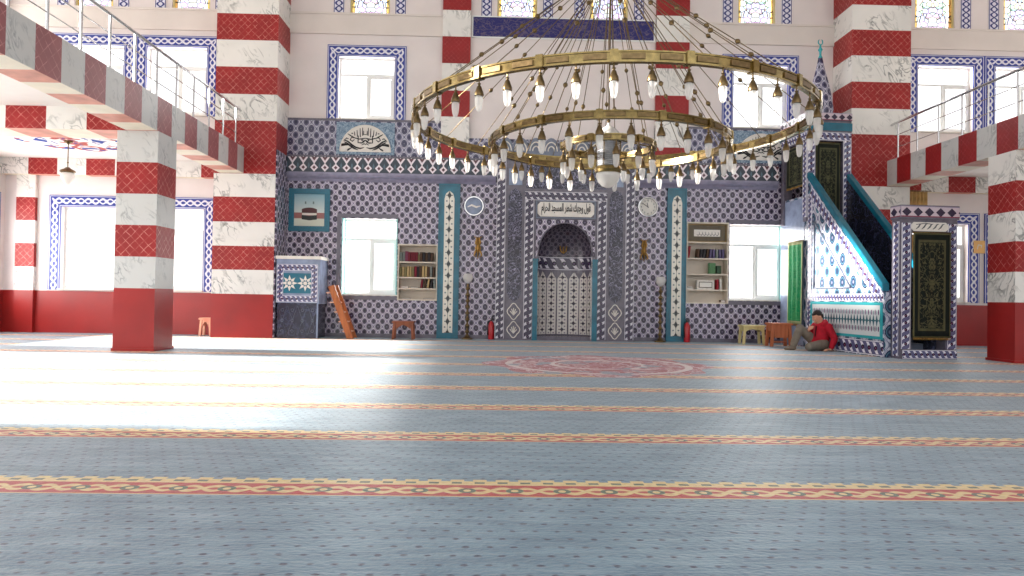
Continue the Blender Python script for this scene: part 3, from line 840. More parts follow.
strip(b, PW, (XC+1.07, 3.86), (XC-1.07, 3.86), .22, NF, NF+.04)
b.build('twist_border', 'twist', t, weld=False)
for s in (-1, 1):
    x0, x1 = XC+s*1.32-.175, XC+s*1.32+.175
    pts = [(x0, 1.22), (x0+.05, 1.08), ((x0+x1)/2, 1.0), (x1-.05, 1.08), (x1, 1.22), (x1, 3.72), (x1-.05, 3.86), ((x0+x1)/2, 3.94), (x0+.05, 3.86), (x0, 3.72)]
    b = B(); b.slab(PW, pts, NF, NF+.02); b.build('calligraphy_column', 'script_navy', t)
    b = B(); b.slab(PW, rect(x0, x1, 4.02, 4.45), NF, NF+.02); b.build('reflection_plaque', 'tile_bluegray', t)  # blue-grey plate stands in for a reflection on the glossy tiles
    for zc in (.74, .27):
        b = B(); xm = (x0+x1)/2
        b.tube([(xm+.15*math.cos(2*PI*k/24)*(1+.12*math.cos(8*PI*k/24)), W-NF-.006, zc+.19*math.sin(2*PI*k/24)*(1+.12*math.cos(8*PI*k/24))) for k in range(24)], .013, 6, closed=True)
        for k in range(5):
            a = PI*(.15+.175*k); b.tube([(xm, W-NF-.006, zc-.10), (xm+.10*math.cos(a), W-NF-.006, zc-.06+.15*math.sin(a))], .012, 6)
        b.build('rosette', 'panel_white', t, weld=False)
# script band over the niche
b = B(); b.slab(PW, rect(XC-1.04, XC+1.04, 3.95, 4.62), NF, NF+.02); b.build('head_panel', 'script_navy', t)
b = B(); pts = [(XC-.66, 3.22), (XC+.66, 3.22), (XC+.74, 3.30), (XC+.74, 3.52), (XC+.66, 3.60), (XC-.66, 3.60), (XC-.74, 3.52), (XC-.74, 3.30)]
b.slab(PW, pts, NF, NF+.03); ip = b.build('script_band', 'panel_white', t)
text_mesh('lettering', arabic('فول وجهك شطر المسجد الحرام'), .3, 'ink', ip, (XC, W-NF-.034, 3.41), 1.28, .33)
b = B(); frame_border(b, PW, XC-.78, XC+.78, 3.17, 3.64, .035, NF, NF+.045, 0, 'LTRB'); b.build('script_frame', 'tile_slate', t, weld=False)
# spandrels
b = B()
for s in (-1, 1):
    h = [(XC+s*abs(x-XC), z) for x, z in (ar[:11] if True else ar)]
    pts = [(XC+s*.77, 2.14), (XC+s*.77, 3.14), (XC, 3.14)]+[(XC+s*.001, 3.075)]+[(XC+s*(x-XC)*1.03, z+.012) for x, z in ar[:10][::-1]]
    b.slab(PW, pts, NF, NF+.02)
b.build('spandrel', 'tile_field', t, weld=False)
b = B(); b.tube([(x, W-NF-.01, z) for x, z in ar], .018, 8); b.build('arch_edge', 'tile_gray', t)
# the recess: white fluted panels, a border band, a dark half dome
def nich(u, z, k=1.0): return (XC+.705*k*math.cos(PI*u), W-.26+.55*k*math.sin(PI*u)+.0, z)
b = B(); N = 28
for i in range(N):
    u0, u1 = 1-i/N, 1-(i+1)/N
    for (z0, z1, mi, k) in ((.10, 1.86, 0, 0), (1.86, 2.20, 1, 0)):
        b.face([nich(u0, z0), nich(u1, z0), nich(u1, z1), nich(u0, z1)], mi, [(i/N*6, 0), ((i+1)/N*6, 0), ((i+1)/N*6, 1), (i/N*6, 1)], True)
    for j in range(8):
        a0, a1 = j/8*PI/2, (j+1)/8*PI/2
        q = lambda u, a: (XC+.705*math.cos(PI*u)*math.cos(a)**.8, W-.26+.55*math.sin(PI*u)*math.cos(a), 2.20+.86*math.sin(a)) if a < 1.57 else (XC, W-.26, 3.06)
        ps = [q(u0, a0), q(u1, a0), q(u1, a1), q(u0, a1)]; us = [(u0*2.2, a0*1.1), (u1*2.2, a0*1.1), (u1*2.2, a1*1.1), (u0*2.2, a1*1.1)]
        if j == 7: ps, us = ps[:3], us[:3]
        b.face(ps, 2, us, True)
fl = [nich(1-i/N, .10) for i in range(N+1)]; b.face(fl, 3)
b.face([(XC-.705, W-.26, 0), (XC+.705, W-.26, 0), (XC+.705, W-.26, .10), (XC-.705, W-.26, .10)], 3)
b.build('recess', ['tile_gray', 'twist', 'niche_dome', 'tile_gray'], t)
for k in range(7):                                   # seven white panels with pointed heads standing round the recess
    b = B(); u0, u1 = 1-(k+.06)/7, 1-(k+.94)/7
    us = [u0+(u1-u0)*i/6 for i in range(7)]
    top = [1.62+.20*(1-abs(i-3)/3) for i in range(7)]
    for i in range(6):
        a = [nich(us[i], .14, .985), nich(us[i+1], .14, .985), nich(us[i+1], top[i+1], .985), nich(us[i], top[i], .985)]
        bb = [nich(us[i], .14, .999), nich(us[i+1], .14, .999), nich(us[i+1], top[i+1], .999), nich(us[i], top[i], .999)]
        b.hexa(a, bb, 0, [(.14/.25, i/6), (.14/.25, (i+1)/6), (top[i+1]/.25, (i+1)/6), (top[i]/.25, i/6)])
    b.build('niche_panel', 'niche_band', t)
b = B()                                              # small gilt motif in the dome
b.tube([(XC-.09, W+.16, 2.50), (XC-.07, W+.15, 2.36), (XC, W+.15, 2.30), (XC+.07, W+.15, 2.36), (XC+.09, W+.16, 2.50)], .02, 6); b.tube([(XC, W+.15, 2.30), (XC, W+.15, 2.48)], .02, 6)
b.build('gilt_motif', 'gold_paint', t, weld=False)
for s in (-1, 1):
    b = B(); x = XC+s*.775; b.box(x-.065, x+.065, W-NF-.06, W-NF, 0, 2.06); b.box(x-.075, x+.075, W-NF-.075, W-NF, 2.06, 2.12); b.build('teal_post', 'teal', t, weld=False)
b = B(); b.box(XC-1.82, XC+1.82, W-NF-.045, W-NF-.001, 0, .035); b.build('plinth', 'tile_gray', t)

# ================================================================== BOOKCASES, BOOKS, PICTURES
ORD = ['first', 'second', 'third', 'fourth', 'fifth', 'sixth', 'seventh', 'eighth', 'ninth', 'tenth', 'eleventh', 'twelfth', 'thirteenth', 'fourteenth', 'fifteenth', 'sixteenth']
def bookcase(h, shelves, label):
    x0, x1, z0, z1 = h; t = thing('bookcase', label, 'bookcase', ((x0+x1)/2, W, z0))
    yf, yb = W-.11, W+.26; w = .035
    for a, c in ((x0+.003, x0+w), (x1-w, x1-.003)): b = B(); b.box(a, c, yf, yb, z0+.003, z1-.003); b.build('side_panel', 'shelf_beige', t)
    b = B(); b.box(x0+w, x1-w, yb-.02, yb, z0+.003, z1-.003); b.build('back_panel', 'shelf_beige', t)
    for z in [z0+.003]+list(shelves)+[z1-w-.003]: b = B(); b.box(x0+w, x1-w, yf+.01, yb-.02, z, z+w); b.build('shelf', 'shelf_beige', t)
    return t
LSH = [1.27, 1.56, 1.965]; RSH = [1.36, 1.775, 2.19, 2.62]
bookcase(LS, LSH, 'small white bookcase set into the wall beside the left window')
bookcase(RS, RSH, 'white bookcase set into the wall beside the right window')
def book(x, y, z, w, h, d, m, label, cat='book', tilt=0.0, group=None):
    t = thing('book', label, cat, (x+w/2, y, z), 0, group)
    b = B(); b.box(x, x+.006, y, y+d, z, z+h); b.box(x+w-.006, x+w, y, y+d, z, z+h); b.box(x, x+w, y, y+.008, z, z+h); b.build('cover', m, t, weld=False)
    b = B(); b.box(x+.006, x+w-.006, y+.008, y+d-.008, z+.008, z+h-.008); b.build('pages', 'panel_white', t)
    if tilt:
        t.rotation_euler = (0, tilt, 0)
        t.location.z += abs(math.sin(tilt))*w/2+.001
    return t
def row(spec, x, z, shelf, grp):
    for i, (m, w, h) in enumerate(spec):
        book(x, W-.05+.02*(i % 3 == 1), z, w-.004, h, .2, 'book_'+m, '%s book, %s from the left on %s' % ({'deepgreen': 'deep green'}.get(m, m), ORD[i], shelf), group=grp); x += w
row([('grey', .075, .24), ('grey', .07, .26), ('plum', .075, .27)]+[('maroon', .065, .25)]*4+[('olive', .05, .2)]+[('brown', .07, .25), ('black', .07, .25), ('brown', .07, .24), ('black', .07, .25), ('brown', .07, .24)], -2.50, 1.965+.037, 'the upper shelf of the left bookcase', 'books on the upper shelf of the left bookcase')
row([('olive', .065, .25), ('tan', .065, .27), ('olive', .065, .26), ('tan', .065, .28), ('tan', .065, .27), ('olive', .065, .27), ('maroon', .07, .28), ('black', .06, .28), ('brown', .07, .29), ('tan', .07, .30), ('tan', .07, .29), ('brown', .07, .28), ('grey', .065, .28), ('brown', .06, .27)], -2.50, 1.56+.037, 'the second shelf of the left bookcase', 'books on the second shelf of the left bookcase')
G3 = 'books leaning on the third shelf of the left bookcase'
for i, (m, x) in enumerate((('maroon', -1.95), ('brown', -1.865), ('tan', -1.78), ('black', -1.695), ('grey', -1.61))):
    book(x, W-.05, 1.27+.037, .055, .235, .19, 'book_'+m, '%s book %s, %s of five on the third shelf of the left bookcase' % (m, 'leaning right' if i < 4 else 'standing upright', ORD[i]), tilt=.12 if i < 4 else 0, group=G3)
def flat(x, y, z, w, d, h, m, label):
    t = thing('book', label, 'book', (x+w/2, y, z))
    b = B(); b.box(x, x+w, y, y+d, z, z+.006); b.box(x, x+w, y, y+d, z+h-.006, z+h); b.box(x, x+.006, y, y+d, z+.006, z+h-.006); b.build('cover', m, t)
    b = B(); b.box(x+.0065, x+w-.005, y+.006, y+d-.006, z+.0065, z+h-.0065); b.build('pages', 'panel_white', t)
flat(-2.46, W-.04, 1.27+.036, .20, .15, .05, 'book_maroon', 'maroon book lying flat at the left of the third shelf of the left bookcase')
flat(-2.20, W-.04, 1.27+.036, .19, .15, .035, 'book_brown', 'thin brown book lying flat mid third shelf of the left bookcase')
flat(-2.44, W-.04, .985+.036, .24, .16, .025, 'book_black', 'thin black book lying flat at the left of the bottom shelf of the left bookcase')
flat(-1.86, W-.04, .985+.036, .28, .16, .025, 'book_brown', 'thin brown book lying flat at the right of the bottom shelf of the left bookcase')
book(5.115, W-.05, 2.19+.037, .05, .31, .19, 'book_red', 'bright red book leaning at the left end of the right bookcase', tilt=.13)
GR = 'dark books leaning on the upper shelf of the right bookcase'
for i, m in enumerate(('brown', 'black', 'black', 'brown', 'violet', 'violet', 'grey', 'violet', 'violet')):
    book(5.36+i*.083+(.012 if i > 4 else 0), W-.05, 2.19+.037, .066, .24, .19, 'book_'+m, '%s book %s, %s of nine dark books in the right bookcase' % (m, 'leaning right' if i < 5 else 'standing upright', ORD[i]), tilt=.10 if i < 5 else 0.0, group=GR)
book(5.70, W-.05, 1.775+.037, .17, .29, .14, 'book_green', 'broad pale green book on the middle shelf of the right bookcase')
book(5.90, W-.05, 1.775+.037, .12, .22, .14, 'book_deepgreen', 'dark green book beside a paler one in the right bookcase')
book(5.98, W-.05, 1.36+.037, .06, .28, .16, 'book_white', 'white book right of a red book, low in the right bookcase')
book(5.90, W-.05, 1.36+.037, .06, .27, .16, 'book_red', 'red book beside a white one, low in the right bookcase')
flat(5.12, W-.04, 1.36+.036, .16, .14, .04, 'book_white', 'white book at the bottom of a small flat stack in the right bookcase')
flat(5.13, W-.04, 1.36+.078, .13, .13, .04, 'book_black', 'black book lying on a white one in the right bookcase')
flat(6.02, W-.04, 1.025+.036, .12, .14, .06, 'book_brown', 'brown book lying at the right of the bottom shelf of the right bookcase')
t = thing('card_box', 'pale box with a drawn label standing low in the right bookcase', 'box', (5.6, W-.03, 1.397))
b = B(); b.box(5.38, 5.84, W-.04, W+.09, 1.397, 1.64); b.build('body', 'book_white', t, .004)
b = B(); b.slab(PW, rect(5.43, 5.79, 1.44, 1.60), .0405, .042); b.build('printed_label', 'wood_olive', t)
b = B(); b.slab(PW, rect(5.45, 5.77, 1.46, 1.58), .0425, .044); b.build('label_paper', 'panel_white', t)

def framed(name, x0, x1, z0, z1, y, w, mf, mp, label, extra=None, mount=None, cat='picture'):
    t = thing(name, label, cat, ((x0+x1)/2, y, z0)); pl = plane((0, y, 0), (1, 0, 0), (0, -1, 0))
    b = B(); frame_border(b, pl, x0, x1, z0, z1, w, 0, .04, 0, 'LTRB'); b.build('frame', mf, t, .004)
    a, c, e, g = x0+w, x1-w, z0+w, z1-w
    if mount:
        b = B(); b.slab(pl, rect(a, c, e, g), .004, .012); b.build('mount', mount[0], t); m = mount[1]; a, c, e, g = a+m[0], c-m[0], e+m[1], g-m[1]
    b = B(); b.slab(pl, rect(a, c, e, g), .004, .016 if mount else .012, 0, [(0, 0), (1, 0), (1, 1), (0, 1)]); b.build('print', mp, t)
    return t, pl
framed('framed_picture', -5.40, -4.33, 2.74, 3.86, W-.085, .14, 'teal', 'kaaba_picture', 'teal framed shrine picture high on the wall over the tiled box')
framed('framed_picture', -2.22, -1.64, 2.462, 2.91, W-.03, .05, 'wood_dark', 'brown_picture', 'dark framed brown picture standing on top of the left bookcase', mount=('panel_white', (.03, .03)))
t, pl = framed('framed_script', 5.12, 6.15, 2.66, 3.13, W-.02, .025, 'brass_dark', 'panel_white', 'olive mounted script in a thin brass frame atop the right bookcase', mount=('wood_olive', (.14, .12)))
b = B()
for i in range(7):
    x = 5.36+i*.085; stroke(b, pl, [(x, 2.86), (x+.03, 2.83), (x+.07, 2.86+.01*(i % 2)), (x+.06, 2.93)], [.01, .02, .018, .008], .017, .020)
b.build('lettering', 'ink_grey', t, weld=False)

# ================================================================== CLOCK, MIRROR, WALL ORNAMENTS, CANDLESTICKS, EXTINGUISHERS
def roundthing(name, px, py, r, label, cat): 
    x, z = at(px, py, W-.1); return thing(name, label, cat, (x, W-.08, z)), x, z
t, x, z = roundthing('wall_clock', 648, 207, .27, 'round pale wall clock right of the prayer niche', 'clock')
ROT = Matrix.Rotation(PI/2, 3, 'X')
b = B(); b.lathe([(.22, 0), (.265, 0), (.275, .02), (.265, .045), (.235, .05), (.225, .03), (.22, .0)], (x, W-.081, z), 32, 0, ROT); b.build('rim', 'steel', t, sharp=.6)
b = B(); b.lathe([(0, .0), (.222, .0), (.222, .02), (0, .02)], (x, W-.081, z), 32, 0, ROT); b.build('dial', 'white_lacquer', t, sharp=.5)
pl = plane((x, W-.081, z), (1, 0, 0), (0, -1, 0))
for i in range(12):
    a = PI/2-(i+1)*PI/6; text_mesh('numeral', str(i+1), .06, 'ink_grey', t, (x+.175*math.cos(a), W-.1045, z+.175*math.sin(a)))
b = B(); stroke(b, pl, [(.02, -.015), (-.14, .09)], [.022, .012], .025, .029); b.build('minute_hand', 'ink', t)
b = B(); stroke(b, pl, [(0, -.02), (-.03, .11)], [.024, .014], .030, .034); b.build('hour_hand', 'ink_grey', t)
t, x, z = roundthing('wall_disc', 474, 206, .27, 'round silvery disc on the tiles left of the prayer niche', 'wall disc')
b = B(); b.lathe([(.215, 0), (.26, 0), (.27, .02), (.255, .045), (.225, .045), (.215, .02)], (x, W-.081, z), 32, 0, ROT); b.build('rim', 'steel', t, sharp=.6)
b = B(); b.lathe([(0, .0), (.22, .0), (.22, .02), (.12, .035), (0, .04)], (x, W-.081, z), 32, 0, ROT); b.build('face', 'tile_bluegray', t, sharp=.5)
pl = plane((x, W-.081, z), (1, 0, 0), (0, -1, 0)); b = B(); stroke(b, pl, [(-.17, -.03), (-.06, .02), (.06, -.03), (.17, .0)], [.02, .05, .05, .02], .02, .043); b.build('wave_relief', 'panel_white', t)
def ornament(px, py, label):
    x, z = at(px, py, W-.1); t = thing('wall_ornament', label, 'wall ornament', (x, W-.08, z))
    b = B(); y = W-.10
    b.lathe([(0, -.03), (.07, -.03), (.08, .0), (.05, .02), (0, .025)], (x, W-.081, z), 14, 0, ROT); b.build('plate', 'gold_paint', t, sharp=.6)
    b = B()
    for s in (-1, 1):
        b.tube([(x, y, z+.02), (x+s*.06, y-.02, z+.14), (x+s*.03, y-.03, z+.26), (x+s*.10, y-.03, z+.30)], [.03, .028, .022, .012], 8)
        b.tube([(x, y, z-.02), (x+s*.07, y-.02, z-.10), (x+s*.10, y-.03, z-.20), (x+s*.04, y-.03, z-.24)], [.03, .026, .022, .012], 8)
    b.tube([(x, y-.01, z+.3), (x, y-.03, z), (x, y-.01, z-.28)], [.012, .035, .012], 8)
    b.build('scrollwork', 'gold_paint', t, weld=False)
ornament(478, 248, 'gilt scroll ornament on the tiles below the silvery disc'); ornament(644, 251, 'gilt scroll ornament on the tiles below the wall clock')
def candlestick(px, label):
    x, _ = at(px, 338, W-.35); y = W-.35
    t = thing('candlestick', label, 'candlestick', (x, y, 0))
    b = B(); b.lathe([(0, .001), (.15, .001), (.15, .03), (.10, .05), (.05, .10), (.035, .14)], (x, y, 0), 18); b.build('base', 'brass_dark', t, sharp=.6)
    P = [(.03, .14)]
    for k in range(8): z = .15+k*.16; P += [(.03, z), (.06, z+.03), (.06, z+.06), (.03, z+.09), (.025, z+.13)]
    P += [(.03, 1.44), (0, 1.44)]
    b = B(); b.lathe(P, (x, y, 0), 14); b.build('turned_stem', 'brass_dark', t, sharp=.9)
    b = B(); b.lathe([(0, 1.44), (.03, 1.44), (.10, 1.50), (.135, 1.58), (.12, 1.66), (.10, 1.70), (.09, 1.68), (.11, 1.58), (.08, 1.52), (0, 1.50)], (x, y, 0), 18); b.build('cup', 'lamp_glass', t, sharp=.9)
candlestick(467, 'tall turned brass candlestick left of the prayer niche'); candlestick(660, 'tall turned brass candlestick right of the prayer niche')
def extinguisher(px, label, k=1.0):
    x, _ = at(px, 338, W-.25); y = W-.25; t = thing('fire_extinguisher', label, 'fire extinguisher', (x, y, 0))
    b = B(); b.lathe([(0, .002), (.075, .002), (.08, .03), (.08, .36*k), (.06, .43*k), (.03, .46*k), (.03, .48*k), (0, .48*k)], (x, y, 0), 16); b.build('cylinder', 'extinguisher_red', t, sharp=.8)
    b = B(); b.box(x-.02, x+.02, y-.02, y+.02, .48*k, .52*k); b.box(x-.02, x+.06, y-.012, y+.012, .53*k, .55*k); b.box(x-.02, x+.06, y-.012, y+.012, .50*k, .515*k); b.build('valve', 'black_plastic', t, weld=False)
    b = B(); b.tube([(x-.02, y-.02, .50*k), (x-.09, y-.04, .46*k), (x-.095, y-.05, .3*k), (x-.085, y-.05, .12)], [.012, .012, .012, .02], 8); b.build('hose', 'black_plastic', t)
extinguisher(491, 'red fire extinguisher on the floor left of the prayer niche'); extinguisher(687, 'red fire extinguisher on the floor below the right bookcase', 1.1)

# ================================================================== TILED PULPIT BOX AND ITS STEPS, STOOLS
t = thing('preaching_box', 'white and navy tiled box seat against the left pier', 'box seat', (-4.9, 17.9, 0))
x0, x1, y0, y1 = -5.43, -4.36, 17.56, 18.38
b = B(); b.box(x0+.03, x1-.03, y0+.03, y1, .0, .88); b.build('lower_case', 'tile_navy', t)
b = B(); b.box(x0, x1, y0, y1, .88, 1.97); b.build('upper_case', 'tile_bluegray', t)
b = B(); b.box(x0-.015, x1+.04, y0-.04, y1, 1.97, 2.05); b.build('top_slab', 'panel_white', t, .01)
PB = plane((0, y0, 0), (1, 0, 0), (0, -1, 0))
b = B(); frame_border(b, PB, x0+.02, x1-.04, .90, 1.84, .16, 0, .02, 0, 'LTRB'); b.build('twist_border', 'twist_bright', t, weld=False)
b = B(); b.slab(PB, rect(x0+.14, x1-.15, 1.12, 1.62), 0, .01); b.build('star_ground', 'teal', t)
b = B()
for cx in (-5.095, -4.705):
    for k in range(8):
        a = k*PI/4; r0, r1 = .10, .20
        b.slab(PB, [(cx+r0*math.cos(a-.39), 1.37+r0*math.sin(a-.39)), (cx+r1*math.cos(a), 1.37+r1*math.sin(a)), (cx+r0*math.cos(a+.39), 1.37+r0*math.sin(a+.39)), (cx+.06*math.cos(a), 1.37+.06*math.sin(a))], .01, .02)
    b.slab(PB, [(cx+.05*math.cos(k*PI/4), 1.37+.05*math.sin(k*PI/4)) for k in range(8)], .01, .02)
b.build('eight_point_star', 'tile_bluegray' if False else 'panel_white', t, weld=False)
b = B(); b.box(x1-.05, x1+.004, y0-.004, y1, .86, 1.97); b.box(x1-.06, x1-.02, y0+.01, y0+.03, 0, .86); b.build('corner_edge', 'tile_bluegray', t, weld=False)
b = B()
for i in range(4):
    for j in range(3):
        cx, cz = x0+.16+i*.25, .18+j*.26
        b.tube([(cx+.035*math.cos(k*PI/4), y0+.024, cz+.035*math.sin(k*PI/4)) for k in range(8)], .006, 5, closed=True)
for i in range(4): 
    for s in (-1, 1): b.tube([(x0+.16+i*.25-s*.12, y0+.026, .08), (x0+.16+i*.25+s*.12, y0+.026, .80)], .004, 5)
b.build('diaper_lines', 'tile_slate', t, weld=False)
t = thing('wooden_steps', 'steep orange wooden ladder steps leaning on the tiled box', 'steps', (-3.7, 17.9, 0))
fx, tx, zt = -3.50, -4.12, 1.30
for y in (17.62, 18.06):
    b = B(); q = [(fx, 0.002), (fx-.17, .002), (tx-.04, zt), (tx+.11, zt+.05)]
    a = [(x, y, z) for x, z in q]; b.hexa(a, [(x, y+.05, z) for x, _, z in a]); b.build('stringer', 'wood_orange', t, .006)
for k in range(5):
    f = (k+.7)/5.4; x = fx-.10+(tx-fx+.05)*f; z = zt*f
    b = B(); b.box(x-.12, x+.10, 17.67, 18.06, z, z+.03); b.build('tread', 'wood_pale', t, .004)
def stool(px, label, w, h, dpt, m, style, Y=17.85, rz=0.0, pyb=None):
    x, _ = at(px, 340, Y); t = thing('stool', label, 'stool', (x, Y, 0), rz)
    ox, oy = x, Y
    def L(o): return o
    hw, hd = w/2, dpt/2; sp = .03
    b = B(); b.box(ox-hw, ox+hw, oy-hd, oy+hd, h-.05, h); b.build('seat', m, t, .012)
    lw = .06 if style != 'slab' else .07
    for sx in (-1, 1):
        for sy in (-1, 1):
            a = [(ox+sx*(hw-.03), oy+sy*(hd-.03)), (ox+sx*(hw-.03-lw), oy+sy*(hd-.03)), (ox+sx*(hw-.03-lw), oy+sy*(hd-.03-lw)), (ox+sx*(hw-.03), oy+sy*(hd-.03-lw))]
            c = [(p+sx*sp, q+sy*.01) for p, q in a]
            b = B(); b.hexa([(p, q, h-.051) for p, q in a], [(p, q, .001) for p, q in c]); b.build('leg', m, t, .006)
    zlow = {'arch': h-.22, 'curve': h-.16, 'slab': h-.36}[style]
    for sy in (-1, 1):
        n = 12; ins = hw-.03-lw-.002
        top = [(ox+ins, h-.051), (ox-ins, h-.051)]
        if style == 'slab': low = [(ox-ins, zlow), (ox+ins, zlow)]
        else: low = [(ox-ins+2*ins*i/n, zlow+((h-.10)-zlow)*math.sin(PI*i/n)**.8) for i in range(n+1)]
        y = oy+sy*(hd-.055); b = B(); pl = plane((0, y, 0), (1, 0, 0), (0, -1, 0)); b.slab(pl, top+low, -.012, .012); b.build('apron', m, t)
    for sx in (-1, 1):
        x_ = ox+sx*(hw-.055); b = B(); pl = plane((x_, 0, 0), (0, 1, 0), (-1, 0, 0)); ins = hd-.03-lw-.002
        b.slab(pl, rect(oy-ins, oy+ins, max(zlow, h-.2), h-.051), -.012, .012); b.build('side_apron', m, t)
    if style == 'slab':
        b = B(); b.box(ox-hw+.1, ox+hw-.1, oy-hd+.1, oy+hd-.1, .10, .13); b.build('stretcher', m, t)
    return t
stool(403.5, 'brown wooden stool with arched apron under the left bookcase', .56, .46, .40, 'wood_brown', 'arch')
stool(751.5, 'pale cream wooden stool with curved apron under the right window', .58, .49, .42, 'wood_cream', 'curve')
stool(778.5, 'terracotta wooden stool with deep apron beside the green hanging', .54, .58, .42, 'wood_terracotta', 'slab', Y=17.1)
stool(207, 'small pale stool with an arched front in the left aisle', .33, .46, .34, 'wood_pale', 'arch', Y=18.1)

# ================================================================== PULPIT STAIR (MINBAR)
X0, X1 = 7.86, 9.0                                   # outer faces of the two cheeks
PY = 13.75                                           # front of the portal
t = thing('pulpit_stair', 'tall tiled pulpit stair with teal copings and pointed cap on the right', 'pulpit', (8.4, 15.6, 0))
SL = (4.27-1.23)/(17.1-13.85)
zc = lambda y: 1.23+(y-13.85)*SL
pts = [(14.02, 0), (18.4, 0), (18.4, 3.75), (17.1, 3.75), (17.1, zc(17.1)-.06), (14.02, zc(14.02)-.06)]
for x, m, nm in ((X0, 'tile_minbar', 'cheek_wall'), (X1-.13, 'tile_navy', 'cheek_wall')):
    a = [(x, y, z) for y, z in pts]; b = B(); b.hexa(a, [(x+.13, y, z) for _, y, z in a]); b.build(nm, m, t)
for x in (X0-.03, X1-.13):                            # teal copings
    b = B(); A = [(x, 14.05, zc(14.05)-.07), (x, 17.12, zc(17.12)-.07), (x, 17.12, zc(17.12)+.09), (x, 14.05, zc(14.05)+.09)]
    b.hexa(A, [(q[0]+.145, q[1], q[2]) for q in A]); b.build('coping', 'teal', t, .01)
NS = 9
for k in range(NS):                                  # treads between the cheeks
    y0 = 14.25+(17.0-14.25)*k/NS; y1 = 14.25+(17.0-14.25)*(k+1)/NS; z = (k+1)*2.5/NS
    b = B(); b.box(X0+.131, X1-.131, y0+.002, 17.0, z-2.5/NS+.002, z); b.build('stair_step', 'tile_slate', t)
b = B(); b.box(X0+.131, X1-.131, 17.002, 18.38, 2.3, 2.5); b.build('platform', 'tile_slate', t)
# left cheek decoration: twist borders, triangular inset, turquoise framed panel, blue field under the kiosk
PL = plane((X0, 0, 0), (0, -1, 0), (-1, 0, 0))        # a = -Y
b = B()
strip(b, PL, (-17.02, 3.70), (-17.02, .02), .17, 0, .015)
strip(b, PL, (-17.0, .02), (-14.05, .02), .30, 0, .014)
strip(b, PL, (-16.84, 1.14), (-14.05, 1.14), .16, 0, .013)
b.build('twist_border', 'twist_bright', t, weld=False)
b = B()
d = Vector((17.05-14.05, 0, zc(17.05)-zc(14.05))); 
strip(b, PL, (-14.06, zc(14.06)-.13), (-16.83, zc(16.83)-.13), .24, 0, .012)
b.build('slant_border', 'twist_bright', t, weld=False)
b = B(); b.slab(PL, rect(-18.38, -17.2, .02, 3.70), 0, .008); b.build('side_field', 'tile_bluegray', t)
b = B(); b.slab(PL, rect(-16.80, -14.12, .42, 1.06), 0, .01, 0, [(0, 0), (10, 0), (10, 1), (0, 1)]); b.build('floral_panel', 'motif_panel', t)
b = B(); frame_border(b, PL, -16.84, -14.08, .36, 1.12, .06, 0, .03, 0, 'LTRB'); b.build('panel_frame', 'teal_bright', t, weld=False)
b = B(); V3 = [(-16.72, 3.05), (-16.72, 1.44), (-15.2, 1.44)]
for i in range(3):
    p, q = V3[i], V3[(i+1) % 3]; b.tube([PL(p[0], p[1], .012), PL(q[0], q[1], .012)], .022, 6)
b.build('triangle_moulding', 'tile_slate', t, weld=False)
# portal
b = B(); pf = PY
px0, px1 = 8.0, 9.22
b.slab(plane((0, pf, 0), (1, 0, 0), (0, -1, 0)), [(px0, 0), (px0+.24, 0), (px0+.24, 2.52), (px1-.24, 2.52), (px1-.24, 0), (px1, 0), (px1, 2.80), (px0, 2.80)], -.27, 0); b.build('portal', 'tile_gray', t)
PP = plane((0, pf, 0), (1, 0, 0), (0, -1, 0))
b = B(); b.box(px0-.02, px1+.02, pf-.03, pf+.29, 2.80, 3.08); b.build('portal_top', 'tile_gray', t)
b = B(); strip(b, PP, (px0-.02, 2.84), (px1+.02, 2.84), .22, .03, .04); strip(b, plane((px0-.02, 0, 0), (0, -1, 0), (-1, 0, 0)), (-pf-.29, 2.84), (-pf+.03, 2.84), .22, 0, .01); b.build('portal_crest', 'crest', t, weld=False)
b = B(); strip(b, PP, (px0+.02, 2.72), (px0+.02, .20), .19, 0, .015); strip(b, PP, (px1-.21, 2.72), (px1-.21, .20), .19, 0, .015); strip(b, plane((px0, 0, 0), (0, -1, 0), (-1, 0, 0)), (-pf-.22, 2.75), (-pf-.22, .05), .18, 0, .01); b.build('portal_border', 'twist_bright', t, weld=False)
b = B(); b.box(px0+.02, px1-.02, pf-.04, pf-.001, .0, .19); b.build('portal_sill', 'tile_gray', t)
b = B(); strip(b, PP, (px0+.03, .01), (px1-.03, .01), .17, .04, .05); b.build('sill_border', 'twist_bright', t, weld=False)
b = B(); cx = (px0+px1)/2; pts = [(cx-.34, 2.56), (cx+.34, 2.56), (cx+.40, 2.62), (cx+.40, 2.68), (cx+.34, 2.74), (cx-.34, 2.74), (cx-.40, 2.68), (cx-.40, 2.62)]
b.slab(PP, pts, 0, .025); q = b.build('plaque', 'panel_white', t)
b = B()
for i in range(5): xx = cx-.30+i*.12; stroke(b, PP, [(xx, 2.60), (xx+.05, 2.64), (xx+.09, 2.70), (xx+.13, 2.71)], [.012, .03, .026, .01], .025, .028)
stroke(b, PP, [(cx-.3, 2.69), (cx-.1, 2.72), (cx+.05, 2.70)], .015, .025, .028)
b.build('lettering', 'ink_grey', q, weld=False)
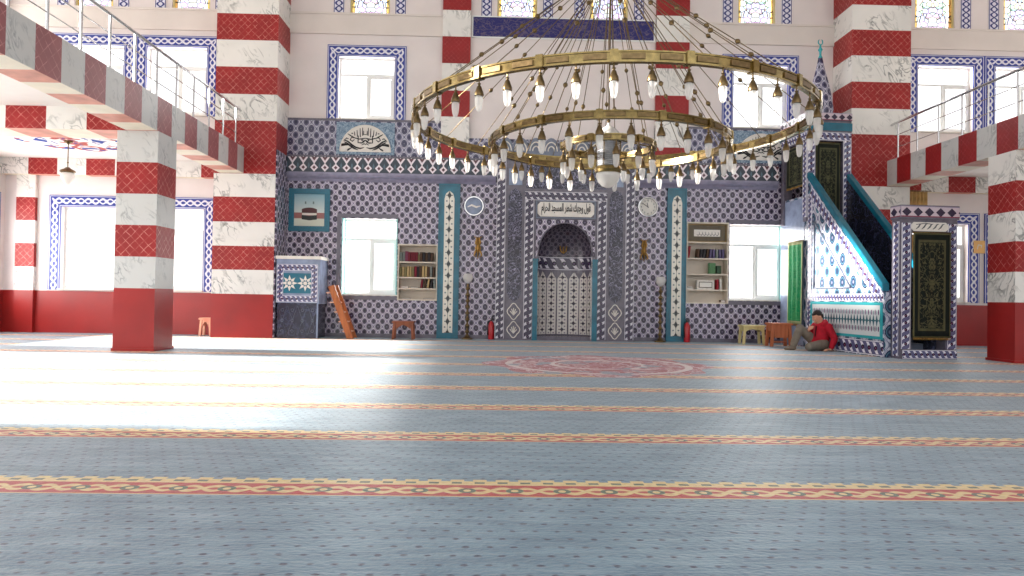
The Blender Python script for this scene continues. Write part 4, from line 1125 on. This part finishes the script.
# kiosk on top
ky0, ky1, kx0, kx1 = 17.05, 18.35, 7.82, 8.98
for x in (kx0, kx1-.22):
    for y in (ky0, ky1-.16):
        b = B(); b.box(x, x+.22, y, y+.16, 3.10, 5.10); b.build('kiosk_post', 'tile_gray', t)
b = B(); b.box(kx0, kx1, ky0, ky1, 5.102, 5.80); b.build('kiosk_head', 'tile_gray', t)
PK = plane((0, ky0, 0), (1, 0, 0), (0, -1, 0)); PKL = plane((kx0, 0, 0), (0, -1, 0), (-1, 0, 0))
b = B(); strip(b, PK, (kx0+.01, 5.30), (kx0+.01, 3.2), .20, 0, .012); strip(b, PK, (kx1-.21, 5.30), (kx1-.21, 3.2), .20, 0, .012); strip(b, PK, (kx1-.01, 5.32), (kx0+.01, 5.32), .20, 0, .014)
strip(b, PKL, (-ky0-.17, 5.1), (-ky0-.17, 3.2), .17, 0, .012); strip(b, PKL, (-ky1, 5.14), (-ky0, 5.14), .18, 0, .012)
b.build('kiosk_border', 'twist_bright', t, weld=False)
b = B(); strip(b, PK, (kx0, 5.62), (kx1, 5.62), .18, 0, .03); strip(b, PKL, (-ky1, 5.62), (-ky0, 5.62), .18, 0, .03); b.build('kiosk_crest', 'crest', t, weld=False)
b = B(); b.box(kx0-.015, kx1+.015, ky0-.015, ky1, 5.36, 5.56); b.build('kiosk_band', 'teal', t)
ccx, ccy = 8.50, 17.68; n8 = 8
b = B(); b.lathe([(.30, 5.802), (.30, 5.85), (.335, 6.0), (.29, 6.35), (.20, 6.75), (.10, 7.15), (.05, 7.4), (0, 7.42)], (ccx, ccy, 0), 8, smooth=False); b.build('cone_cap', 'tile_upper', t)
b = B(); b.lathe([(.06, 7.38), (.03, 7.45), (.03, 7.55), (.06, 7.60), (.03, 7.65), (.02, 7.72), (0, 7.72)], (ccx, ccy, 0), 10)
b.tube([(ccx+.06*math.cos(a), ccy, 7.80+.07*math.sin(a)) for a in [PI*.62+i*(PI*1.76)/12 for i in range(13)]], [.004]+[.014]*11+[.004], 6)
b.build('finial', 'teal_bright', t, weld=False)

def hanging(name, pl, x0, x1, z0, z1, d, m, label, cat='hanging', fringe='gold_paint', wave=.02, rod=True, skew=0.0):
    """woven cloth: uv 0..1, gentle folds, rod and fringe"""
    t = thing(name, label, cat, pl((x0+x1)/2, z1, d)); NX, NZ = 18, 20; b = B(); F = []
    for k in (0, 1):
        F.append([[Vector(pl(x0+(x1-x0)*i/NX+skew*(1-j/NZ)*math.sin(i*.5), z0+(z1-z0)*j/NZ, d+.012-k*.010+wave*(1-.6*j/NZ)*math.sin(i*1.15+.25*math.sin(j*.4)))) for j in range(NZ+1)] for i in range(NX+1)])
    for k in (0, 1):
        for i in range(NX):
            for j in range(NZ):
                b.face([F[k][i][j], F[k][i+1][j], F[k][i+1][j+1], F[k][i][j+1]], 0, [(i/NX, j/NZ), ((i+1)/NX, j/NZ), ((i+1)/NX, (j+1)/NZ), (i/NX, (j+1)/NZ)], True)
    for i in range(NX):
        for j in (0, NZ): b.face([F[0][i][j], F[0][i+1][j], F[1][i+1][j], F[1][i][j]], 0, [(i/NX, j/NZ)]*4)
    for j in range(NZ):
        for i in (0, NX): b.face([F[0][i][j], F[0][i][j+1], F[1][i][j+1], F[1][i][j]], 0, [(i/NX, j/NZ)]*4)
    b.build('cloth', m, t)
    b = B()
    for i in range(NX*2):
        p = x0+(x1-x0)*(i+.5)/(NX*2); q = Vector(pl(p, z0+.004, d+.008+wave*math.sin((i+.5)*.575))); b.tube([q, q-Vector((0, 0, .05))], [.006, .009], 5)
    b.build('fringe', fringe, t, weld=False)
    if rod: b = B(); b.tube([pl(x0-.02, z1+.012, d+.01), pl(x1+.02, z1+.012, d+.01)], .013, 8); b.build('rod', 'brass_dark', t)
    return t
hanging('prayer_hanging', PP, px0+.23, px1-.19, .43, 2.52, .055, 'velvet_black', 'black and gold woven hanging covering the pulpit portal', wave=.012)
hanging('prayer_hanging', PK, kx0+.27, kx1-.27, 3.25, 5.06, -.05, 'velvet_dark', 'dark woven hanging at the head of the pulpit stair', wave=.012)
hanging('prayer_hanging', PKL, -ky1+.20, -ky0-.22, 4.05, 5.06, -.06, 'velvet_dark', 'small dark hanging in the side opening of the pulpit head', wave=.012)
hanging('green_hanging', plane((X0, 0, 0), (0, -1, 0), (-1, 0, 0)), -17.88, -17.14, .55, 2.62, .06, 'velvet_green', 'bright green woven hanging on the flank of the pulpit stair', wave=.03)

# the whole stair stands a few degrees off the wall's square
for o in [o for o in COL.objects if o.parent is None and o.name.split('.')[0] in ('pulpit_stair', 'prayer_hanging', 'green_hanging')]:
    q = Matrix.Rotation(math.radians(4.5), 3, 'Z') @ (o.location-Vector((7.86, 17.2, 0)))
    o.location = q+Vector((7.69, 17.2, 0)); o.rotation_euler.z += math.radians(4.5)

# beige curtain in the right aisle, notice on its wall
b = B(); x0, x1, yc = 10.62, 11.3, 18.02; N = 40
for i in range(N):
    xa, xb_ = x0+(x1-x0)*i/N, x0+(x1-x0)*(i+1)/N; ya, yb = yc+.04*math.sin(i*1.1), yc+.04*math.sin((i+1)*1.1)
    b.face([(xa, ya, 2.2), (xb_, yb, 2.2), (xb_, yb, 4.04), (xa, ya, 4.04)], 0, None, True)
    b.face([(xa, ya+.006, 2.2), (xb_, yb+.006, 2.2), (xb_, yb+.006, 4.04), (xa, ya+.006, 4.04)], 0, None, True)
t = thing('curtain', 'beige gathered curtain hanging under the right gallery behind the portal', 'curtain', (10.96, yc, 4.05)); b.build('cloth', 'curtain_beige', t)
b = B(); b.tube([(10.56, yc, 4.06), (11.4, yc, 4.06)], .015, 8); b.build('rod', 'brass_dark', t)
x, z = at(979.5, 247, W-.05); t = thing('wall_notice', 'small orange notice on the blue window border in the right aisle', 'notice', (x, W-.03, z))
PN = plane((0, W-.032, 0), (1, 0, 0), (0, -1, 0))
b = B(); b.slab(PN, rect(x-.15, x+.15, z-.17, z+.17), 0, .015); b.build('board', 'sign_orange', t)
b = B(); stroke(b, PN, [(x-.06, z-.06), (x-.03, z+.06), (x+.06, z+.04), (x+.05, z-.02)], [.02, .03, .03, .015], .015, .018); b.build('printed_mark', 'panel_white', t, weld=False)

# ================================================================== CHANDELIER
cx, cy = 1.64, 10.2
t = thing('chandelier', 'huge brass ring chandelier with hanging glass lamps over the hall', 'chandelier', (cx, cy, 2.7))
APEX = 5.95
def ring(R, z, hgt, th, nseg, name):
    b = B(); n = nseg*4
    prof = [(R-th/2, z-hgt/2), (R+th/2+.012, z-hgt/2), (R+th/2+.012, z-hgt/2+.018), (R+th/2, z-hgt/2+.02), (R+th/2, z+hgt/2-.02), (R+th/2+.012, z+hgt/2-.018), (R+th/2+.012, z+hgt/2), (R-th/2, z+hgt/2), (R-th/2-.012, z+hgt/2-.001), (R-th/2-.012, z+hgt/2-.018), (R-th/2, z+hgt/2-.02), (R-th/2, z-hgt/2+.02), (R-th/2-.012, z-hgt/2+.018), (R-th/2-.012, z-hgt/2+.001), (R-th/2, z-hgt/2)]
    b.lathe(prof, (cx, cy, 0), n, smooth=True, cap=False)
    b.build(name, 'brass', t, sharp=.6, weld=True)
    def spread(o, cnt, off):
        for k in range(cnt):
            c = o if k == 0 else o.copy()
            if k: COL.objects.link(c)
            c.parent = t; c.location = (0, 0, z-t.location.z); c.rotation_euler = (0, 0, 2*PI*(k+off)/cnt)
    b = B(); hw = PI*R/nseg*.62
    q = [(R+th/2+.014, s*hw, zz) for s, zz in ((-1, -hgt*.24), (1, -hgt*.24), (1, hgt*.24), (-1, hgt*.24))]
    b.hexa(q, [(R-th/2-.014, y, zz) for _, y, zz in q]); spread(b.build('ring_plaque', 'brass_dark', None), nseg, .5)
    b = B(); w = .045
    q = [(R+th/2+.03, s*w, zz) for s, zz in ((-1, -hgt*.56), (1, -hgt*.56), (1, hgt*.60), (-1, hgt*.60))]
    b.hexa(q, [(R-th/2-.03, y, zz) for _, y, zz in q]); spread(b.build('ring_joint', 'brass', None, .006), nseg//2, 0)
def lamp_proto():
    b = B(); b.lathe([(0, 0), (.012, 0), (.012, -.05), (.03, -.06), (.018, -.075), (.018, -.085), (.035, -.10), (.05, -.14), (.066, -.17), (.072, -.20), (.072, -.215), (.05, -.222), (0, -.222)], (0, 0, 0), 12); [setattr(v, 'co', Vector((v.co.x*.76, v.co.y*.76, v.co.z*.9))) for v in b.bm.verts]; f = b.build('lamp_fitting', 'brass_dark', None, sharp=.8)
    b = B(); b.lathe([(.052, -.2225), (.062, -.24), (.06, -.29), (.05, -.36), (.036, -.40), (.02, -.415), (0, -.418)], (0, 0, 0), 10, smooth=False); [setattr(v, 'co', Vector((v.co.x*.76, v.co.y*.76, v.co.z*.9))) for v in b.bm.verts]; g = b.build('lamp_glass', 'lamp_glass', None)
    g.parent = f
    return f, g
PROTO = lamp_proto(); first = [True]
def lamps(R, z, n, ph=0.0):
    for k in range(n):
        a = 2*PI*k/n+ph
        if first[0]: f, g = PROTO; first[0] = False
        else:
            f = PROTO[0].copy(); g = PROTO[1].copy(); COL.objects.link(f); COL.objects.link(g); g.parent = f
        f.parent = t; f.location = (R*math.cos(a), R*math.sin(a), z-t.location.z)
def rods(R, z, n, ph, balls, r=.006):
    for k in range(n):
        a = 2*PI*k/n+ph; p = Vector((cx+R*math.cos(a), cy+R*math.sin(a), z)); q = Vector((cx+.10*math.cos(a), cy+.10*math.sin(a), APEX)); d = q-p; L = d.length; d.normalize()
        mx = d.to_track_quat('Z', 'Y').to_matrix(); P = [(0, 0), (r, 0)]
        for f in balls:
            s = f*L; P += [(r, s-.04), (.022, s-.028), (.034, s), (.022, s+.028), (r, s+.04)]
        P += [(r, L), (0, L)]
        b = B(); b.lathe(P, p, 8, 0, mx); b.build('suspension_rod', 'brass_dark', t, sharp=.9)
ring(2.83, 3.68, .125, .05, 44, 'outer_ring'); ring(1.71, 3.36, .105, .045, 28, 'inner_ring'); ring(.66, 3.33, .09, .04, 12, 'core_ring')
lamps(2.83, 3.68-.063, 44); lamps(1.71, 3.36-.053, 28); lamps(.66, 3.33-.045, 12)
rods(2.80, 3.745, 22, .07, (.30, .52)); rods(1.69, 3.41, 14, .1, (.18, .34)); rods(.64, 3.375, 6, .2, (.25,))
b = B(); b.lathe([(0, 5.80), (.06, 5.80), (.13, 5.88), (.13, 6.0), (.05, 6.08), (.02, 6.12), (.02, ZT-.06), (.12, ZT-.05), (.12, ZT-.001), (0, ZT-.001)], (cx, cy, 0), 16); b.build('stem', 'brass', t, sharp=.7)
b = B(); b.lathe([(.012, 5.8), (.012, 3.74), (.03, 3.72), (.012, 3.69), (0, 3.69)], (cx, cy, 0), 8); b.build('center_rod', 'brass_dark', t, sharp=.7)
b = B(); b.lathe([(0, 3.69), (.02, 3.68), (.03, 3.64), (.10, 3.60), (.16, 3.53), (.17, 3.47), (.13, 3.455), (0, 3.455)], (cx, cy, 0), 20); b.build('lantern_dome', 'dome_glass', t, sharp=.8)
b = B(); b.lathe([(0, 3.453), (.19, 3.453), (.19, 3.41), (.16, 3.40), (0, 3.40)], (cx, cy, 0), 24); b.lathe([(0, 3.03), (.19, 3.03), (.205, 2.99), (.19, 2.95), (.17, 2.94), (0, 2.94)], (cx, cy, 0), 24)
for k in range(6):
    a = k*PI/3; b.tube([(cx+.18*math.cos(a), cy+.18*math.sin(a), 3.405), (cx+.18*math.cos(a), cy+.18*math.sin(a), 3.03)], .008, 6); b.tube([(cx+.19*math.cos(a), cy+.19*math.sin(a), 3.43), (cx+.65*math.cos(a), cy+.65*math.sin(a), 3.34)], .010, 6)
b.build('lantern_frame', 'brass', t, sharp=.7, weld=False)
b = B(); P = [(0, 3.398)]
for k in range(12): z = 3.395-k*.030; P += [(.135, z), (.165, z-.008), (.17, z-.015), (.165, z-.022), (.135, z-.029)]
P += [(0, 3.034)]
b.lathe(P, (cx, cy, 0), 28); b.build('crystal_beads', 'crystal', t)
b = B(); b.lathe([(.175, 2.939), (.18, 2.90), (.15, 2.82), (.09, 2.755), (.03, 2.73), (0, 2.728)], (cx, cy, 0), 24); b.build('lantern_bowl', 'opal_glass', t)

SKY, SUN_D, SUN_E, SIDE_E, FRONT_E, EXPO = 1.25, (1.0, -.05, -.29), 15.0, 16.0, 18.0, 0.72

# ================================================================== THE SEATED PERSON
HX, HY, HK = 7.49, 15.9, 1.2
FW = Vector((-.97, -.243, 0)); LF = Vector((.243, -.97, 0))
def h(f, l, z): return Vector((HX, HY, 0))+FW*(f*HK)+LF*(l*HK)+Vector((0, 0, z*HK))
HM = Matrix((FW, LF, Vector((0, 0, 1)))).transposed()
def limb(b, pts, rs):
    P = [h(*p) for p in pts]; R = [r*HK for r in rs]; Q, S = [], []
    for i in range(len(P)-1):
        for k in range(6): t_ = k/6; Q.append(P[i].lerp(P[i+1], t_)); S.append(R[i]*(1-t_)+R[i+1]*t_)
    Q.append(P[-1]); S.append(R[-1])
    b.tube(Q, S, 14)
    for p, r in zip(P, R): b.ball(p, r, 12, 8)
def blob(b, c, r, sc=(1, 1, 1), rot=None): b.ball(h(*c), r*HK, 16, 10, 0, sc, HM @ rot if rot else HM)
def fuse(b, name, m, parent, vox, smooth=3):
    o = b.build(name, m, None, weld=False)
    r = o.modifiers.new('r', 'REMESH'); r.mode = 'VOXEL'; r.voxel_size = vox; r.use_smooth_shade = True
    s = o.modifiers.new('s', 'SMOOTH'); s.factor = .5; s.iterations = smooth
    bpy.context.view_layer.update()
    me = bpy.data.meshes.new_from_object(o.evaluated_get(bpy.context.evaluated_depsgraph_get()))
    bpy.data.objects.remove(o)
    me.materials.clear(); me.materials.append(MATS[m]); me.name = name
    u = me.uv_layers.new(name='UVMap')
    for p in me.polygons:
        p.use_smooth = True; n = p.normal; ax = max(range(3), key=lambda i: abs(n[i]))
        for li in p.loop_indices: c = me.vertices[me.loops[li].vertex_index].co; u.data[li].uv = ((c.y, c.z), (c.x, c.z), (c.x, c.y))[ax]
    ob = bpy.data.objects.new(name, me); COL.objects.link(ob)
    if parent is not None:
        ob.parent = parent; me.transform(Matrix.Translation(parent.location).inverted())
    return ob
TILT = Matrix.Rotation(.75, 3, 'Y')                   # the head is bowed towards the knees
hc = Vector((.055, 0, .63))
def hd(f, l, z): v = hc+TILT @ Vector((f, l, z)); return (v.x, v.y, v.z)
def hand(b, wrist, dirv, palm, side, curl):
    """wrist, finger direction, palm normal, thumb side; all in the person's frame"""
    d = Vector(dirv).normalized(); n = Vector(palm).normalized(); s = d.cross(n).normalized()*side
    w = Vector(wrist); pc = w+d*.05
    for k in (-1, 0, 1): limb(b, [tuple(w+s*.012*k), tuple(w+d*.085+s*.024*k)], [.018, .014])
    for k, ln in enumerate((.068, .078, .072, .056)):
        p = w+d*.085+s*(.030-.020*k); a = d.copy(); pts = [tuple(p)]
        for j, fr in enumerate((.45, .32, .23)):
            a = (a+n*curl*(.35+.3*j)).normalized(); p = p+a*ln*fr; pts.append(tuple(p))
        limb(b, pts, [.0095, .009, .008, .0068])
    p = w+d*.025+s*.028; q = p+(d*.6+s*.8).normalized()*.036; r = q+(d*.9+s*.3+n*.4*curl).normalized()*.03
    limb(b, [tuple(p), tuple(q), tuple(r)], [.012, .0105, .0085])
b = B()
limb(b, [(0, 0, .13), (-.04, 0, .28), (-.05, 0, .42)], [.13, .12, .125])
limb(b, [(-.04, .14, .45), (-.04, -.14, .45)], [.06, .06])
limb(b, [(-.03, 0, .46), (.02, 0, .54), hd(-.02, 0, -.05)], [.07, .056, .055])
blob(b, hd(-.01, 0, .035), .098, (1.0, .82, .92), TILT); blob(b, hd(.025, 0, -.03), .075, (.92, .82, 1.15), TILT); blob(b, hd(.06, 0, -.095), .030, (1, 1.1, .8), TILT)
limb(b, [hd(.092, 0, .015), hd(.112, 0, -.025)], [.010, .015]); blob(b, hd(.088, 0, -.062), .018, (.7, 1.5, .6), TILT)
for s in (-1, 1):
    blob(b, hd(.0, s*.082, -.005), .026, (.75, .35, 1.2), TILT); blob(b, hd(.083, s*.034, .032), .017, (.7, 1.4, .6), TILT); blob(b, hd(.083, s*.032, .010), .011, (.7, 1, .8), TILT)
SH = {1: (-.04, .185, .455), -1: (-.04, -.185, .455)}
LARM = [SH[1], (-.11, .265, .235), (-.01, .285, .045)]; RARM = [SH[-1], (.10, -.225, .255), (.215, -.07, .37)]
limb(b, LARM, [.052, .042, .028]); limb(b, RARM, [.052, .042, .028])
hand(b, (0.0, .286, .040), (1, .12, -.10), (0, 0, -1), 1, .25); hand(b, (.215, -.07, .37), (.05, .75, .55), (-.8, .3, -.1), 1, .9)
RLEG = [(.0, -.10, .13), (.35, -.13, .42), (.50, -.13, .075)]; LLEG = [(.0, .10, .115), (.42, .23, .085), (.17, .06, .075)]
limb(b, RLEG, [.085, .058, .042]); limb(b, LLEG, [.085, .058, .042])
limb(b, [(.47, -.13, .045), (.59, -.13, .035), (.665, -.13, .022)], [.04, .034, .022]); limb(b, [(.19, .08, .05), (.10, .0, .04), (.05, -.05, .032)], [.04, .034, .024])
person = fuse(b, 'person', 'skin', None, .0062, 2)
person.location = (HX, HY, 0); person.data.transform(Matrix.Translation((-HX, -HY, 0)))
tag(person, 'person in a red jacket and grey trousers seated on the carpet, head bowed', 'person')
b = B()                                              # hair
blob(b, hd(-.030, 0, .052), .098, (.98, .86, .86), TILT); blob(b, hd(-.058, 0, .0), .078, (.75, .98, 1.0), TILT); blob(b, hd(.012, 0, .102), .050, (1.0, 1.15, .45), TILT)
fuse(b, 'hair', 'hair', person, .011, 3)
b = B()                                              # jacket
limb(b, [(0.01, 0, .13), (-.04, 0, .28), (-.05, 0, .42)], [.165, .155, .15])
limb(b, [(-.04, .155, .45), (-.04, -.155, .45)], [.075, .075])
limb(b, [LARM[0], LARM[1], (-.025, .283, .075)], [.076, .064, .048]); limb(b, [RARM[0], RARM[1], (.20, -.09, .352)], [.076, .064, .046])
fuse(b, 'jacket', 'jacket', person, .014, 3)
b = B()                                              # hood lying on the shoulders and the front band
limb(b, [(.045, .085, .485), (-.06, .105, .525), (-.12, 0, .55), (-.06, -.105, .525), (.045, -.085, .485)], [.026, .036, .045, .036, .026])
fuse(b, 'hood', 'jacket', person, .012, 3)
b = B(); limb(b, [(.10, .02, .46), (.115, .02, .34), (.128, .02, .2)], [.012, .012, .012]); fuse(b, 'zip_band', 'jacket_dark', person, .009, 1)
b = B()                                              # trousers
limb(b, RLEG[:2]+[(.49, -.13, .10)], [.105, .078, .066]); limb(b, LLEG[:2]+[(.21, .085, .075)], [.105, .078, .066]); limb(b, [(0, .06, .13), (0, -.06, .13)], [.13, .13])
fuse(b, 'trousers', 'trousers', person, .013, 3)
b = B()
limb(b, [(.49, -.13, .075), (.48, -.13, .045), (.59, -.13, .038), (.67, -.13, .024)], [.046, .045, .039, .026])
o = fuse(b, 'sock', 'trousers', person, .010, 2)
b = B(); limb(b, [(.20, .08, .062), (.10, .0, .045), (.045, -.055, .036)], [.046, .04, .028]); fuse(b, 'sock', 'sock', person, .010, 2)

# ================================================================== CAMERA, SKY, SUN
cam = bpy.data.cameras.new('camera'); co = bpy.data.objects.new('camera', cam); COL.objects.link(co); SC.camera = co
cam.sensor_width = 36.0; cam.lens = CF*36/1024; cam.clip_start = .05; cam.clip_end = 400
Rz = Matrix.Rotation(-CT, 3, 'Z'); c_, s_ = math.cos(CR), math.sin(CR)
f0 = Vector((0, math.cos(CP), math.sin(CP))); u0 = Vector((0, -math.sin(CP), math.cos(CP))); r0 = Vector((1, 0, 0))
rt = Rz @ (r0*c_+u0*s_); up = Rz @ (u0*c_-r0*s_); bk = Rz @ (-f0)
co.matrix_world = Matrix.Translation((0, 0, CH)) @ Matrix((rt, up, bk)).transposed().to_4x4()
w = bpy.data.worlds.new('sky'); w.use_nodes = True; SC.world = w; T = w.node_tree
bg = T.nodes['Background']
n = T.nodes.new('ShaderNodeTexCoord'); sx = T.nodes.new('ShaderNodeSeparateXYZ'); T.links.new(n.outputs['Generated'], sx.inputs[0])
zz = V(sx.outputs[2])
link(mix(ss(zz, -.02, .5), (255, 252, 246), (236, 244, 255)), bg.inputs[0]); bg.inputs[1].default_value = SKY
def sun(d, e, ang, col):
    l = bpy.data.lights.new('sun', 'SUN'); l.energy = e; l.angle = math.radians(ang); l.color = col
    o = bpy.data.objects.new('sun', l); COL.objects.link(o); o.rotation_euler = Vector(d).to_track_quat('-Z', 'Y').to_euler(); o.location = (-20, 5, 15)
sun(SUN_D, SUN_E, 2.0, (1.0, .95, .88))
def daylight(x, y, z, sx_, sy_, rot, e):
    l = bpy.data.lights.new('window_daylight', 'AREA'); l.shape = 'RECTANGLE'; l.size = sx_*SCALE; l.size_y = sy_*SCALE; l.energy = e*SCALE*SCALE; l.color = (1.0, .98, .95)
    o = bpy.data.objects.new('window_daylight', l); COL.objects.link(o); o.location = (x, y, z); o.rotation_euler = rot
for a, c, e, g in HL[:2]:  # lamps added in the lower left openings to brighten the floor
    daylight(XL-.33, (a+c)/2, (e+g)/2, g-e, c-a, (0, -PI/2, 0), SIDE_E*(c-a)*(g-e))
for a, c, e, g in HL[2:]:  # weaker lamps added in the unseen upper left openings
    daylight(XL-.33, (a+c)/2, (e+g)/2, g-e, c-a, (0, -PI/2, 0), SIDE_E*.6*(c-a)*(g-e))

for hh in (LW, RW, AL, AR, LU, RU, *UA):
    daylight((hh[0]+hh[1])/2, W+.34, (hh[2]+hh[3])/2, hh[1]-hh[0], hh[3]-hh[2], (-PI/2, 0, 0), FRONT_E*(.4 if hh in (AL, AR) else 1.0)*(hh[1]-hh[0])*(hh[3]-hh[2]))

# ------------------------------------------------------------------ bring the survey to metres
seen = set()
for o in list(bpy.data.objects):
    if o.type == 'MESH' and o.data.name not in seen:
        seen.add(o.data.name); o.data.transform(Matrix.Scale(SCALE, 4))
    o.location = o.location*SCALE
SC.view_settings.view_transform = 'Standard'; SC.view_settings.look = 'None'; SC.view_settings.gamma = 1.0; SC.view_settings.use_curve_mapping = False
SC.view_settings.exposure = EXPO
SC.cycles.use_denoising = True; SC.cycles.max_bounces = 8; SC.cycles.diffuse_bounces = 4; SC.cycles.transparent_max_bounces = 24; SC.cycles.caustics_reflective = False; SC.cycles.caustics_refractive = False
